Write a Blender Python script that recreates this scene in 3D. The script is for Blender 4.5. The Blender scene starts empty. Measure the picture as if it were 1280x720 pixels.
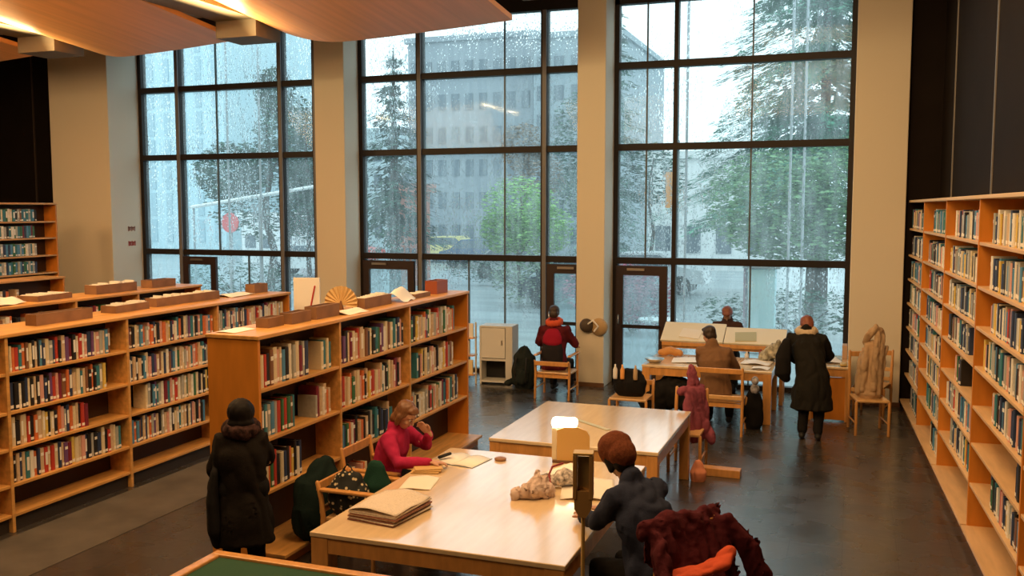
import bpy, bmesh, math, random
from mathutils import Vector, Matrix, noise
random.seed(7)
PI = math.pi
SC = bpy.context.scene
COL = SC.collection

# ------------------------------------------------------------------ camera
H = 3.0; F = 1170.0
PITCH = math.atan(100 / F)
YAW = math.atan((1066 - 640) * math.cos(PITCH) / F)
cam = bpy.data.cameras.new('camera'); cam.sensor_width = 36; cam.lens = F / 1280 * 36
cam.clip_start = 0.05; cam.clip_end = 400
camo = bpy.data.objects.new('camera', cam); COL.objects.link(camo)
camo.location = (0, 0, H); camo.rotation_euler = (PI / 2 - PITCH, 0, YAW)
SC.camera = camo

# ------------------------------------------------------------------ world, exposure
w = bpy.data.worlds.new('world'); SC.world = w; w.use_nodes = True
wn = w.node_tree.nodes; wl = w.node_tree.links
bg = wn['Background']; bg.inputs['Strength'].default_value = 2.35
tc = wn.new('ShaderNodeTexCoord'); nz = wn.new('ShaderNodeTexNoise'); nz.inputs['Scale'].default_value = 2.0
cr = wn.new('ShaderNodeValToRGB')
cr.color_ramp.elements[0].position = .3; cr.color_ramp.elements[0].color = (.62, .80, .86, 1)
cr.color_ramp.elements[1].position = .7; cr.color_ramp.elements[1].color = (.80, .92, .95, 1)
wl.new(tc.outputs['Generated'], nz.inputs['Vector']); wl.new(nz.outputs['Fac'], cr.inputs['Fac'])
wl.new(cr.outputs['Color'], bg.inputs['Color'])
SC.view_settings.view_transform = 'Standard'; SC.view_settings.look = 'None'
SC.view_settings.gamma = 1; SC.view_settings.use_curve_mapping = False
SC.view_settings.exposure = 0.0

def area(name, loc, size, power, color=(1, .68, .38), rot=(0, 0, 0), size_y=None, spread=None):
    l = bpy.data.lights.new(name, 'AREA'); l.energy = power; l.color = color
    l.shape = 'RECTANGLE' if size_y else 'SQUARE'; l.size = size
    if size_y: l.size_y = size_y
    if spread: l.spread = spread
    o = bpy.data.objects.new(name, l); COL.objects.link(o); o.location = loc; o.rotation_euler = rot
    return o
# warm ceiling lamps of the hall (above and in front of the frame)
WARM = (1, .60, .27)
T = math.radians(32)
area('ceiling_lamp_light', (-6.0, 6.6, 5.3), 2.6, 190, WARM, (T, 0, 0))
area('ceiling_lamp_light', (-10.6, 7.2, 5.3), 2.6, 240, WARM, (T, 0, 0))
area('ceiling_lamp_light', (-14.2, 8.0, 5.3), 2.0, 170, WARM, (T, 0, 0))
area('ceiling_lamp_light', (-1.6, 6.2, 6.3), 3.0, 290, WARM, (T, 0, 0))
area('ceiling_lamp_light', (-4.2, 2.4, 6.2), 3.0, 170, WARM, (T * .5, 0, 0))
area('ceiling_lamp_light', (-1.0, 10.6, 6.6), 2.0, 130, WARM)
# strip lights beside the timber ceiling panels, grazing their undersides
for cx_ in (-11.86, -8.14):
    area('cove_light', (cx_, 9.9, 5.40), .04, 115, (1, .70, .32), (0, math.radians(-128), 0), 2.6)

# ------------------------------------------------------------------ materials
MATS = {}
def mat(name, col, rough=.6, metal=0, spec=.5, coat=0, bump=0, bscale=40, var=0, vscale=8, stretch=None, emis=None, estr=0, sheen=0):
    if name in MATS: return MATS[name]
    m = bpy.data.materials.new(name); m.use_nodes = True
    n = m.node_tree.nodes; l = m.node_tree.links; b = n['Principled BSDF']
    b.inputs['Base Color'].default_value = (*col, 1); b.inputs['Roughness'].default_value = rough
    b.inputs['Metallic'].default_value = metal; b.inputs['Specular IOR Level'].default_value = spec
    b.inputs['Coat Weight'].default_value = coat; b.inputs['Coat Roughness'].default_value = .12
    b.inputs['Sheen Weight'].default_value = sheen
    if emis: b.inputs['Emission Color'].default_value = (*emis, 1); b.inputs['Emission Strength'].default_value = estr
    if var or bump:
        t = n.new('ShaderNodeTexCoord'); mp = n.new('ShaderNodeMapping'); l.new(t.outputs['Object'], mp.inputs['Vector'])
        if stretch: mp.inputs['Scale'].default_value = stretch
        if var:
            z = n.new('ShaderNodeTexNoise'); z.inputs['Scale'].default_value = vscale; z.inputs['Detail'].default_value = 5
            l.new(mp.outputs[0], z.inputs['Vector'])
            r = n.new('ShaderNodeValToRGB'); e = r.color_ramp.elements
            e[0].position = .3; e[1].position = .7
            e[0].color = (*[c * (1 - var) for c in col], 1); e[1].color = (*[min(1, c * (1 + var)) for c in col], 1)
            l.new(z.outputs['Fac'], r.inputs['Fac']); l.new(r.outputs['Color'], b.inputs['Base Color'])
        if bump:
            z2 = n.new('ShaderNodeTexNoise'); z2.inputs['Scale'].default_value = bscale; z2.inputs['Detail'].default_value = 3
            l.new(mp.outputs[0], z2.inputs['Vector'])
            bp = n.new('ShaderNodeBump'); bp.inputs['Strength'].default_value = bump; bp.inputs['Distance'].default_value = .02
            l.new(z2.outputs['Fac'], bp.inputs['Height']); l.new(bp.outputs['Normal'], b.inputs['Normal'])
    MATS[name] = m
    return m
WOOD = mat('shelf_wood', (.64, .33, .095), .42, var=.22, vscale=3, stretch=(6, .8, 6), coat=.15)
WOODP = mat('panel_wood', (.64, .235, .028), .45, var=.12, vscale=3, stretch=(3, 3, .6), coat=.1)
WOODL = mat('maple_wood', (.66, .40, .17), .26, var=.12, vscale=3, stretch=(6, .8, 6), coat=.6)
WOODT = mat('tabletop_wood', (.78, .60, .38), .2, var=.07, vscale=3, stretch=(6, .7, 6), coat=1.0)
WOODC = mat('chair_wood', (.62, .30, .09), .38, var=.15, vscale=5, stretch=(4, 4, .8), coat=.3)
WOODD = mat('dark_wood', (.16, .075, .035), .5, var=.2, vscale=5)
TRAY = mat('tray_wood', (.22, .115, .055), .6, var=.2, vscale=6)
PLASTER = mat('column_plaster', (.72, .66, .54), .8, bump=.05, bscale=60)
DARKW = mat('dark_wall', (.012, .008, .006), .8, spec=.12, var=.15, vscale=2)
SEAM = mat('panel_seam', (.35, .33, .30), .4, metal=.6)
FRAME = mat('window_frame', (.016, .011, .010), .5, spec=.3)
FRAMEM = mat('window_frame_metal', (.17, .165, .175), .45)
DOORM = mat('door_frame', (.028, .012, .010), .45)
STEEL = mat('brushed_steel', (.6, .58, .55), .3, metal=1)
BRASS = mat('brass', (.70, .46, .16), .35, metal=.4)
CLOUD = mat('ceiling_timber', (.76, .36, .12), .45, var=.1, vscale=1.5, stretch=(8, .3, 1))
BEAM = mat('ceiling_beam', (.17, .14, .10), .7)
CEIL = mat('ceiling_paint', (.34, .27, .2), .8)
PAPER = mat('paper', (.82, .78, .70), .7, bump=.1, bscale=15)
PAPERW = mat('white_paper', (.9, .89, .86), .7)
NEWS = mat('newsprint', (.66, .58, .5), .8, var=.18, vscale=60, stretch=(1, 4, 1))
NEWSD = mat('magazine_edges', (.25, .10, .07), .6, var=.5, vscale=40, stretch=(1, 1, 8))
FELT = mat('green_felt', (.012, .065, .03), .9, bump=.2, bscale=300)
GREYP = mat('grey_laminate', (.60, .60, .57), .5)
BLACK = mat('black', (.006, .006, .006), .7)
SKIN = mat('skin', (.55, .30, .20), .5, var=.06, vscale=20)
SKIND = mat('skin_tan', (.42, .21, .12), .5)
EYEW = mat('eye_white', (.8, .78, .75), .3)
EYED = mat('eye_dark', (.02, .012, .01), .2)
LIP = mat('lips', (.42, .12, .10), .45)

# floor: dark wet-looking slate tiles
def floor_mat():
    m = bpy.data.materials.new('slate_tiles'); m.use_nodes = True
    n = m.node_tree.nodes; l = m.node_tree.links; b = n['Principled BSDF']
    t = n.new('ShaderNodeTexCoord'); br = n.new('ShaderNodeTexBrick'); l.new(t.outputs['Object'], br.inputs['Vector'])
    br.offset = 0.0; br.inputs['Scale'].default_value = 1.0
    br.inputs['Brick Width'].default_value = .45; br.inputs['Row Height'].default_value = .45; br.inputs['Mortar Size'].default_value = .004
    br.inputs['Color1'].default_value = (.068, .060, .052, 1); br.inputs['Color2'].default_value = (.052, .046, .041, 1)
    br.inputs['Mortar'].default_value = (.018, .015, .013, 1)
    z = n.new('ShaderNodeTexNoise'); z.inputs['Scale'].default_value = 2.2; z.inputs['Detail'].default_value = 7
    l.new(t.outputs['Object'], z.inputs['Vector'])
    mx = n.new('ShaderNodeMixRGB'); mx.blend_type = 'MULTIPLY'; mx.inputs['Fac'].default_value = .5
    l.new(br.outputs['Color'], mx.inputs['Color1']); l.new(z.outputs['Fac'], mx.inputs['Color2'])
    l.new(mx.outputs['Color'], b.inputs['Base Color'])
    r = n.new('ShaderNodeMapRange'); r.inputs['From Min'].default_value = .3; r.inputs['From Max'].default_value = .7
    r.inputs['To Min'].default_value = .2; r.inputs['To Max'].default_value = .36; b.inputs['Coat Weight'].default_value = .45; b.inputs['Coat Roughness'].default_value = .2; b.inputs['Specular IOR Level'].default_value = .8
    l.new(z.outputs['Fac'], r.inputs['Value']); l.new(r.outputs['Result'], b.inputs['Roughness'])
    z2 = n.new('ShaderNodeTexNoise'); z2.inputs['Scale'].default_value = 9; z2.inputs['Detail'].default_value = 4
    l.new(t.outputs['Object'], z2.inputs['Vector'])
    bp = n.new('ShaderNodeBump'); bp.inputs['Strength'].default_value = .12; bp.inputs['Distance'].default_value = .02
    l.new(z2.outputs['Fac'], bp.inputs['Height']); l.new(bp.outputs['Normal'], b.inputs['Normal'])
    return m

# rain-streaked glass: clear pane, beads of water that bend the light, thin veil of condensation also standing in for outdoor haze
def glass_mat():
    m = bpy.data.materials.new('rainy_glass'); m.use_nodes = True
    n = m.node_tree.nodes; l = m.node_tree.links; n.clear()
    out = n.new('ShaderNodeOutputMaterial')
    t = n.new('ShaderNodeTexCoord')
    mp = n.new('ShaderNodeMapping'); mp.inputs['Scale'].default_value = (1, 1, .55); l.new(t.outputs['Object'], mp.inputs['Vector'])
    v = n.new('ShaderNodeTexVoronoi'); v.inputs['Scale'].default_value = 30; l.new(mp.outputs[0], v.inputs['Vector'])
    big = n.new('ShaderNodeTexNoise'); big.inputs['Scale'].default_value = 1.1; big.inputs['Detail'].default_value = 3
    mp2 = n.new('ShaderNodeMapping'); mp2.inputs['Scale'].default_value = (9, 9, 1.2); l.new(t.outputs['Object'], mp2.inputs['Vector'])
    st = n.new('ShaderNodeTexNoise'); st.inputs['Scale'].default_value = 1.3; st.inputs['Detail'].default_value = 4
    l.new(mp2.outputs[0], st.inputs['Vector']); l.new(t.outputs['Object'], big.inputs['Vector'])
    # drop mask: near cell centre, more of them where the big noise / streak noise is high
    add = n.new('ShaderNodeMath'); add.operation = 'ADD'; l.new(big.outputs['Fac'], add.inputs[0]); l.new(st.outputs['Fac'], add.inputs[1])
    th = n.new('ShaderNodeMapRange'); th.inputs['From Min'].default_value = .8; th.inputs['From Max'].default_value = 1.2
    th.inputs['To Min'].default_value = .12; th.inputs['To Max'].default_value = .50; l.new(add.outputs[0], th.inputs['Value'])
    lt = n.new('ShaderNodeMath'); lt.operation = 'LESS_THAN'; l.new(v.outputs['Distance'], lt.inputs[0]); l.new(th.outputs['Result'], lt.inputs[1])
    bp = n.new('ShaderNodeBump'); bp.inputs['Strength'].default_value = .42; bp.inputs['Distance'].default_value = .05
    l.new(v.outputs['Distance'], bp.inputs['Height'])
    rf = n.new('ShaderNodeBsdfRefraction'); rf.inputs['IOR'].default_value = 1.10; rf.inputs['Roughness'].default_value = .02
    rf.inputs['Color'].default_value = (.84, .89, .90, 1)
    l.new(bp.outputs['Normal'], rf.inputs['Normal'])
    tr = n.new('ShaderNodeBsdfTransparent'); tr.inputs['Color'].default_value = (.90, .96, .97, 1)
    veil = n.new('ShaderNodeBsdfTranslucent'); veil.inputs['Color'].default_value = (.82, .90, .92, 1)
    m1 = n.new('ShaderNodeMixShader'); l.new(lt.outputs[0], m1.inputs['Fac']); l.new(tr.outputs[0], m1.inputs[1]); l.new(rf.outputs[0], m1.inputs[2])
    m2 = n.new('ShaderNodeMixShader')
    vf = n.new('ShaderNodeMapRange'); vf.inputs['From Min'].default_value = .35; vf.inputs['From Max'].default_value = .7
    vf.inputs['To Min'].default_value = .07; vf.inputs['To Max'].default_value = .17
    l.new(st.outputs['Fac'], vf.inputs['Value']); l.new(vf.outputs['Result'], m2.inputs['Fac'])
    l.new(m1.outputs[0], m2.inputs[1]); l.new(veil.outputs[0], m2.inputs[2])
    gl = n.new('ShaderNodeBsdfGlossy'); gl.inputs['Roughness'].default_value = .05
    m3 = n.new('ShaderNodeMixShader'); m3.inputs['Fac'].default_value = .006
    l.new(m2.outputs[0], m3.inputs[1]); l.new(gl.outputs[0], m3.inputs[2]); l.new(m3.outputs[0], out.inputs['Surface'])
    return m
GLASS = glass_mat()

# ------------------------------------------------------------------ mesh helpers
class MB:
    def __init__(s): s.v = []; s.f = []; s.m = []
    def add(s, vs, fs, mi=0):
        b = len(s.v); s.v += [tuple(v) for v in vs]; s.f += [tuple(i + b for i in f) for f in fs]; s.m += [mi] * len(fs); return s
    def box(s, x0, y0, z0, x1, y1, z1, mi=0, M=None, bev=0):
        if bev:
            bm = bmesh.new(); bmesh.ops.create_cube(bm, size=1)
            bmesh.ops.scale(bm, vec=(abs(x1 - x0), abs(y1 - y0), abs(z1 - z0)), verts=bm.verts)
            bmesh.ops.bevel(bm, geom=bm.edges[:], offset=bev, segments=2, affect='EDGES', profile=.5)
            bmesh.ops.translate(bm, vec=((x0 + x1) / 2, (y0 + y1) / 2, (z0 + z1) / 2), verts=bm.verts)
            if M: bm.transform(M)
            bm.verts.index_update(); s.add([v.co[:] for v in bm.verts], [[v.index for v in f.verts] for f in bm.faces], mi); bm.free(); return s
        vs = [Vector((x, y, z)) for x in (x0, x1) for y in (y0, y1) for z in (z0, z1)]
        if M: vs = [M @ v for v in vs]
        return s.add(vs, [(0, 1, 3, 2), (4, 6, 7, 5), (0, 4, 5, 1), (2, 3, 7, 6), (0, 2, 6, 4), (1, 5, 7, 3)], mi)
    def tube(s, pts, rads, seg=10, mi=0, side=None, ratio=1.0, caps=True, ck=1.0):
        # swept rounded tube; rads may be scalars or (side, front) pairs
        pts = [Vector(p) for p in pts]; n = len(pts)
        if not isinstance(rads, (list, tuple)): rads = [rads] * n
        R = [(r if isinstance(r, (list, tuple)) else (r, r * ratio)) for r in rads]
        P = []; RR = []; 
        tang = []
        for i in range(n):
            a = pts[max(0, i - 1)]; b = pts[min(n - 1, i + 1)]; tang.append((b - a).normalized())
        ref = Vector(side) if side else (Vector((0, 0, 1)) if abs(tang[0].z) < .9 else Vector((1, 0, 0)))
        rings = []
        def ring(c, t, r):
            nonlocal ref
            sd = (ref - t * ref.dot(t))
            if sd.length < 1e-4: sd = t.orthogonal()
            sd.normalize(); fr = t.cross(sd)
            if not side: ref = sd
            return [c + sd * r[0] * math.cos(2 * PI * k / seg) + fr * r[1] * math.sin(2 * PI * k / seg) for k in range(seg)]
        if caps:
            for a in (75, 45): rings.append(ring(pts[0] - tang[0] * ck * min(R[0]) * math.sin(math.radians(a)), tang[0], [q * math.cos(math.radians(a)) for q in R[0]]))
        for i in range(n): rings.append(ring(pts[i], tang[i], R[i]))
        if caps:
            for a in (45, 75): rings.append(ring(pts[-1] + tang[-1] * min(R[-1]) * math.sin(math.radians(a)), tang[-1], [q * math.cos(math.radians(a)) for q in R[-1]]))
        vs = [v for r in rings for v in r]; fs = []
        for i in range(len(rings) - 1):
            for k in range(seg): k2 = (k + 1) % seg; fs.append((i * seg + k, i * seg + k2, (i + 1) * seg + k2, (i + 1) * seg + k))
        fs.append(tuple(range(seg))[::-1]); fs.append(tuple((len(rings) - 1) * seg + k for k in range(seg)))
        return s.add(vs, fs, mi)
    def ell(s, c, r, M=None, seg=16, rg=10, mi=0):
        vs = [Vector((0, 0, r[2]))]
        for i in range(1, rg):
            a = PI * i / rg
            for k in range(seg): b = 2 * PI * k / seg; vs.append(Vector((r[0] * math.sin(a) * math.cos(b), r[1] * math.sin(a) * math.sin(b), r[2] * math.cos(a))))
        vs.append(Vector((0, 0, -r[2])))
        c = Vector(c)
        vs = [(M @ (c + v)) if M else c + v for v in vs]
        fs = [(0, 1 + k, 1 + (k + 1) % seg) for k in range(seg)]
        for i in range(rg - 2):
            for k in range(seg): a = 1 + i * seg; k2 = (k + 1) % seg; fs.append((a + k, a + seg + k, a + seg + k2, a + k2))
        L = len(vs) - 1; a = 1 + (rg - 2) * seg
        fs += [(L, a + (k + 1) % seg, a + k) for k in range(seg)]
        return s.add(vs, fs, mi)
    def lathe(s, prof, c=(0, 0, 0), seg=20, mi=0):
        vs = []; fs = []
        for r, z in prof:
            for k in range(seg): a = 2 * PI * k / seg; vs.append((c[0] + r * math.cos(a), c[1] + r * math.sin(a), c[2] + z))
        for i in range(len(prof) - 1):
            for k in range(seg): k2 = (k + 1) % seg; fs.append((i * seg + k, i * seg + k2, (i + 1) * seg + k2, (i + 1) * seg + k))
        fs.append(tuple(range(seg))[::-1]); fs.append(tuple((len(prof) - 1) * seg + k for k in range(seg)))
        return s.add(vs, fs, mi)
    def mesh(s, name):
        me = bpy.data.meshes.new(name); me.from_pydata(s.v, [], s.f); me.polygons.foreach_set('material_index', s.m)
        bm = bmesh.new(); bm.from_mesh(me); bmesh.ops.recalc_face_normals(bm, faces=bm.faces); bm.to_mesh(me); bm.free()
        me.update(); return me
    def build(s, name, mats, parent=None, smooth=False, loc=None, rot=None):
        me = s.mesh(name)
        for m in (mats if isinstance(mats, (list, tuple)) else [mats]): me.materials.append(m)
        if smooth: me.polygons.foreach_set('use_smooth', [True] * len(me.polygons))
        o = bpy.data.objects.new(name, me); COL.objects.link(o)
        if parent: o.parent = parent
        if loc: o.location = loc
        if rot: o.rotation_euler = rot
        return o

def tag(o, label, cat, group=None, kind=None):
    o['label'] = label; o['category'] = cat
    if group: o['group'] = group
    if kind: o['kind'] = kind
    return o
def thing(name, label, cat, loc=(0, 0, 0), rotz=0, group=None):
    o = bpy.data.objects.new(name, None); COL.objects.link(o); o.empty_display_size = .1
    o.location = loc; o.rotation_euler = (0, 0, rotz); return tag(o, label, cat, group)
def struct(name, mb, m, parent=None, smooth=False):
    o = mb.build(name, m, parent, smooth)
    if not parent: o['kind'] = 'structure'
    return o
def blob(mb, name, m, parent, voxel=.012, smooth=3, fold=0, fscale=8, loc=None, rot=None, fold2=0):
    """Fuse the overlapping shapes of mb into one continuous surface."""
    me = mb.mesh('tmp'); t = bpy.data.objects.new('tmp', me); COL.objects.link(t)
    r = t.modifiers.new('r', 'REMESH'); r.mode = 'VOXEL'; r.voxel_size = voxel
    if smooth:
        sm = t.modifiers.new('s', 'SMOOTH'); sm.factor = .5; sm.iterations = smooth
    dg = bpy.context.evaluated_depsgraph_get()
    nm = bpy.data.meshes.new_from_object(t.evaluated_get(dg)); bpy.data.objects.remove(t); bpy.data.meshes.remove(me)
    nm.name = name
    if fold:
        for v in nm.vertices:
            c = v.co; q = Vector((c.x * fscale, c.y * fscale, c.z * fscale * .45))
            d = fold * (abs(noise.noise(q)) * 2 - .5) + fold2 * noise.noise(c * fscale * 3.1)
            v.co = c + v.normal * d
    nm.materials.clear(); nm.materials.append(m)
    nm.polygons.foreach_set('use_smooth', [True] * len(nm.polygons))
    o = bpy.data.objects.new(name, nm); COL.objects.link(o)
    if parent: o.parent = parent
    if loc: o.location = loc
    if rot: o.rotation_euler = rot
    return o

# ------------------------------------------------------------------ the setting
YW = 15.75; ZT = 6.75
struct('floor', MB().box(-18, -3, -.1, 2.6, 15.95, 0), floor_mat())
struct('ceiling', MB().box(-18, -3, ZT, 2.6, 15.95, ZT + .1), CEIL)
struct('wall_back', MB().box(-18, -3.2, 0, 2.6, -3, ZT), DARKW)
struct('wall_left', MB().box(-18.2, -3, 0, -18, 15.95, ZT), DARKW)
b = MB().box(-18, YW - .02, 0, -15.35, 15.95, ZT)
struct('wall_front', b, DARKW)
struct('trim_1', MB().box(-16.72, YW - .045, 0, -16.68, YW - .015, ZT), mat('dark_seam', (.05, .035, .028), .5))
# slightly splayed dark wall behind the tall bookcase on the right
AROT = PI + .0433; A0 = (.797, 15.28)
au = Vector((-math.sin(AROT), math.cos(AROT), 0)); ao = Vector((math.cos(AROT), math.sin(AROT), 0))
MA = Matrix.Translation((A0[0], A0[1], 0)) @ Matrix.Rotation(AROT, 4, 'Z')
struct('wall_right', MB().box(-.6, -.6, 0, -.4, 18.3, ZT, M=MA), DARKW)
for i, yy in enumerate((1.3, 4.2, 7.4, 10.6)):
    struct('trim_%d' % (i + 2), MB().box(-.4, yy - .015, 3.0, -.385, yy + .015, ZT, M=MA), SEAM)
struct('trim_6', MB().box(.745, 15.2, 0, 1.35, 15.45, ZT), DARKW)
struct('trim_7', MB().box(-7.15, 3.3, .0, -6.25, 10.9, .004), mat('pale_floor_strip', (.105, .095, .08), .55, var=.25, vscale=3))  # paler mottled strip of floor along the left bookcase
# columns
def column(i, x0, x1, y0):
    struct('wall_column_%d' % i, MB().box(x0, y0, 0, x1, 15.95, ZT, bev=.012), PLASTER)
    struct('baseboard_column_%d' % i, MB().box(x0 - .012, y0 - .014, 0, x1 + .012, y0 - .002, .07), WOODD)
column(1, -15.35, -13.86, 14.84); column(2, -9.37, -8.75, 15.16); column(3, -4.33, -3.85, 15.1); column(4, -.01, .74, 15.1)

def window(i, x0, x1, mulls, joints, low_joints=(), ztop=6.5, mw=.06):
    r = bpy.data.objects.new('window_%d' % i, None); COL.objects.link(r); r['kind'] = 'structure'
    y0, y1 = YW - .06, YW + .1
    f = MB()
    f.box(x0, y0, 0, x0 + .08, y1, ztop); f.box(x1 - .08, y0, 0, x1, y1, ztop); f.box(x0, y0, ztop - .1, x1, y1, ZT); f.box(x0, y0, 0, x1, y1, .08)
    f.build('window_frame', FRAME, r)
    for z in (2.1, 4.02, 5.38):
        MB().box(x0 + .08, y0 - .01, z - .05, x1 - .08, y1, z + .06).build('transom', FRAME, r)
    for m in mulls:
        mb = MB().box(m - mw, y0, .08, m + mw, y1, ztop - .1)
        if mw > .05: mb.box(m - .02, y0 - .04, .08, m + .05, y0, ztop - .1, mi=1)
        mb.build('mullion', [FRAME, FRAMEM], r)
    for j, (za, zb) in [(j, (2.16, ztop - .1)) for j in joints] + [(j, (.08, 2.05)) for j in low_joints]:
        MB().box(j - .012, YW - .01, za, j + .012, YW + .03, zb).build('glazing_joint', mat('joint', (.08, .1, .1), .4), r)
    g = MB().box(x0 + .05, YW + .02, .05, x1 - .05, YW + .026, ztop - .05).build('window_glass', GLASS, r)
    return r
window(1, -13.86, -9.37, (-12.88, -10.46, -9.69), (-11.98,), (-11.3,))
window(2, -8.75, -4.33, (-7.5, -5.1), (-5.85,), (-6.55, -5.85))
window(3, -3.85, -.01, (-2.81,), (-1.58, -3.3), (-1.55,), mw=.035)
def door(i, x0, x1, hinge=1):
    r = bpy.data.objects.new('door_%d' % i, None); COL.objects.link(r); r['kind'] = 'structure'
    y0, y1 = YW - .13, YW - .062
    f = MB(); s = .13
    f.box(x0, y0, .01, x0 + s, y1, 2.02); f.box(x1 - s, y0, .01, x1, y1, 2.02); f.box(x0 + s, y0, 1.86, x1 - s, y1, 2.02); f.box(x0 + s, y0, .01, x1 - s, y1, .22)
    f.build('door_frame', DOORM, r)
    MB().box(x0 + s, y0 + .03, .22, x1 - s, y0 + .036, 1.86).build('door_glass', GLASS, r)
    mb = MB(); mb.box(x0 + s - .02, y0 - .05, .96, x1 - s + .02, y0 - .02, 1.02); mb.box(x0 + s - .02, y0 - .03, .97, x0 + s + .02, y0, 1.01); mb.box(x1 - s - .02, y0 - .03, .97, x1 - s + .02, y0, 1.01)
    mb.build('push_bar', FRAME, r)
    hx = x0 + .06
    MB().tube([(hx, y0 - .005, 1.02), (hx, y0 - .05, 1.04), (hx, y0 - .05, 1.14), (hx - .01, y0 - .005, 1.18)], .012, 8).build('door_handle', STEEL, r, True)
    MB().box(x0 + .2, y0 - .03, 1.94, x0 + .5, y0, 1.98).build('door_closer', STEEL, r)
door(1, -12.8, -12.0); door(2, -8.66, -7.6); door(3, -5.02, -4.36); door(4, -3.78, -2.9)

# timber acoustic panels hanging under the ceiling
def cloud(x0, x1, y0, y1, label):
    nx, ny = 24, 10; mb = MB(); vs = []
    def zz(u, y): return 5.37 + .09 * (y1 - y) + .24 * max(0, (.3 - u) / .3) ** 2 + .13 * max(0, (u - .3) / .7) ** 1.3
    for k, dz in ((0, 0), (1, .07)):
        for j in range(ny + 1):
            for i in range(nx + 1):
                u = i / nx; y = y0 + (y1 - y0) * j / ny; vs.append((x0 + (x1 - x0) * u, y, zz(u, y) + dz))
    N = (nx + 1) * (ny + 1); fs = []
    for j in range(ny):
        for i in range(nx):
            a = j * (nx + 1) + i; fs.append((a, a + nx + 1, a + nx + 2, a + 1)); fs.append((N + a, N + a + 1, N + a + nx + 2, N + a + nx + 1))
    for i in range(nx):
        fs.append((i, i + 1, N + i + 1, N + i)); a = ny * (nx + 1) + i; fs.append((a, N + a, N + a + 1, a + 1))
    for j in range(ny):
        a = j * (nx + 1); fs.append((a, N + a, N + a + nx + 1, a + nx + 1)); a += nx; fs.append((a, a + nx + 1, N + a + nx + 1, N + a))
    mb.add(vs, fs); o = mb.build('ceiling_panel', CLOUD); tag(o, label, 'ceiling panel', None)
    r = MB()
    for x in (x0 + .5, x1 - .5):
        for y in (y0 + 1, y1 - .8): r.tube([(x, y, 5.5 + .09 * (y1 - y)), (x, y, ZT)], .012, 6)
    r.build('hanger', STEEL, o)
cloud(-11.72, -8.74, 3.5, 12.0, 'curved timber ceiling panel second from left, glowing at the frame corner')
cloud(-8.02, -4.35, 3.5, 12.0, 'large curved timber ceiling panel in front of the middle window top')
cloud(-15.6, -12.5, 3.5, 12.0, 'curved timber ceiling panel above the dark left wall, mostly cut off')
def beam(i, x0, x1, y1, z0=5.56):
    mb = MB(); mb.box(x0, 3.5, z0 + .12, x1, y1 - .6, ZT - .02); mb.box(x0, y1 - .6, z0 - .12, x1, y1, ZT - .02)
    o = struct('ceiling_beam_%d' % i, mb, BEAM)
beam(1, -8.72, -8.04, 12.1); beam(2, -12.48, -11.74, 12.1); beam(3, -4.33, -3.7, 12.4, 5.95)

# ------------------------------------------------------------------ bookcases and books
PAL = {'cream': (.72, .62, .42), 'red': (.50, .05, .03), 'orange': (.66, .17, .05), 'navy': (.03, .05, .12), 'teal': (.04, .20, .25),
       'green': (.04, .16, .07), 'black': (.018, .016, .016), 'pink': (.68, .36, .30), 'grey': (.40, .41, .38), 'white': (.80, .78, .70),
       'yellow': (.72, .52, .12), 'blue': (.08, .26, .46), 'maroon': (.20, .02, .04), 'brown': (.22, .10, .05), 'beige': (.62, .46, .30), 'purple': (.16, .07, .20)}
PAGE = mat('book_pages', (.80, .72, .56), .8)
STICK = mat('call_label', (.86, .84, .78), .6)
BM = {}
for k, c in PAL.items(): BM[k] = mat('cover_' + k, c, .5, var=.12, vscale=30)
WARMW = ['cream'] * 5 + ['red'] * 2 + ['orange'] * 2 + ['navy'] * 3 + ['teal'] * 2 + ['green'] + ['black'] * 4 + ['pink'] * 3 + ['grey'] * 2 + ['white'] * 3 + ['yellow', 'blue', 'maroon', 'brown', 'purple'] + ['beige'] * 6
COOLW = ['white'] * 5 + ['blue'] * 4 + ['navy'] * 6 + ['teal'] * 4 + ['grey'] * 6 + ['cream'] * 2 + ['black'] * 7 + ['red', 'pink', 'pink', 'beige', 'brown', 'green', 'yellow']
FARW = ['teal'] * 5 + ['grey'] * 4 + ['blue'] * 3 + ['white', 'cream', 'navy', 'green']
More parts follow.
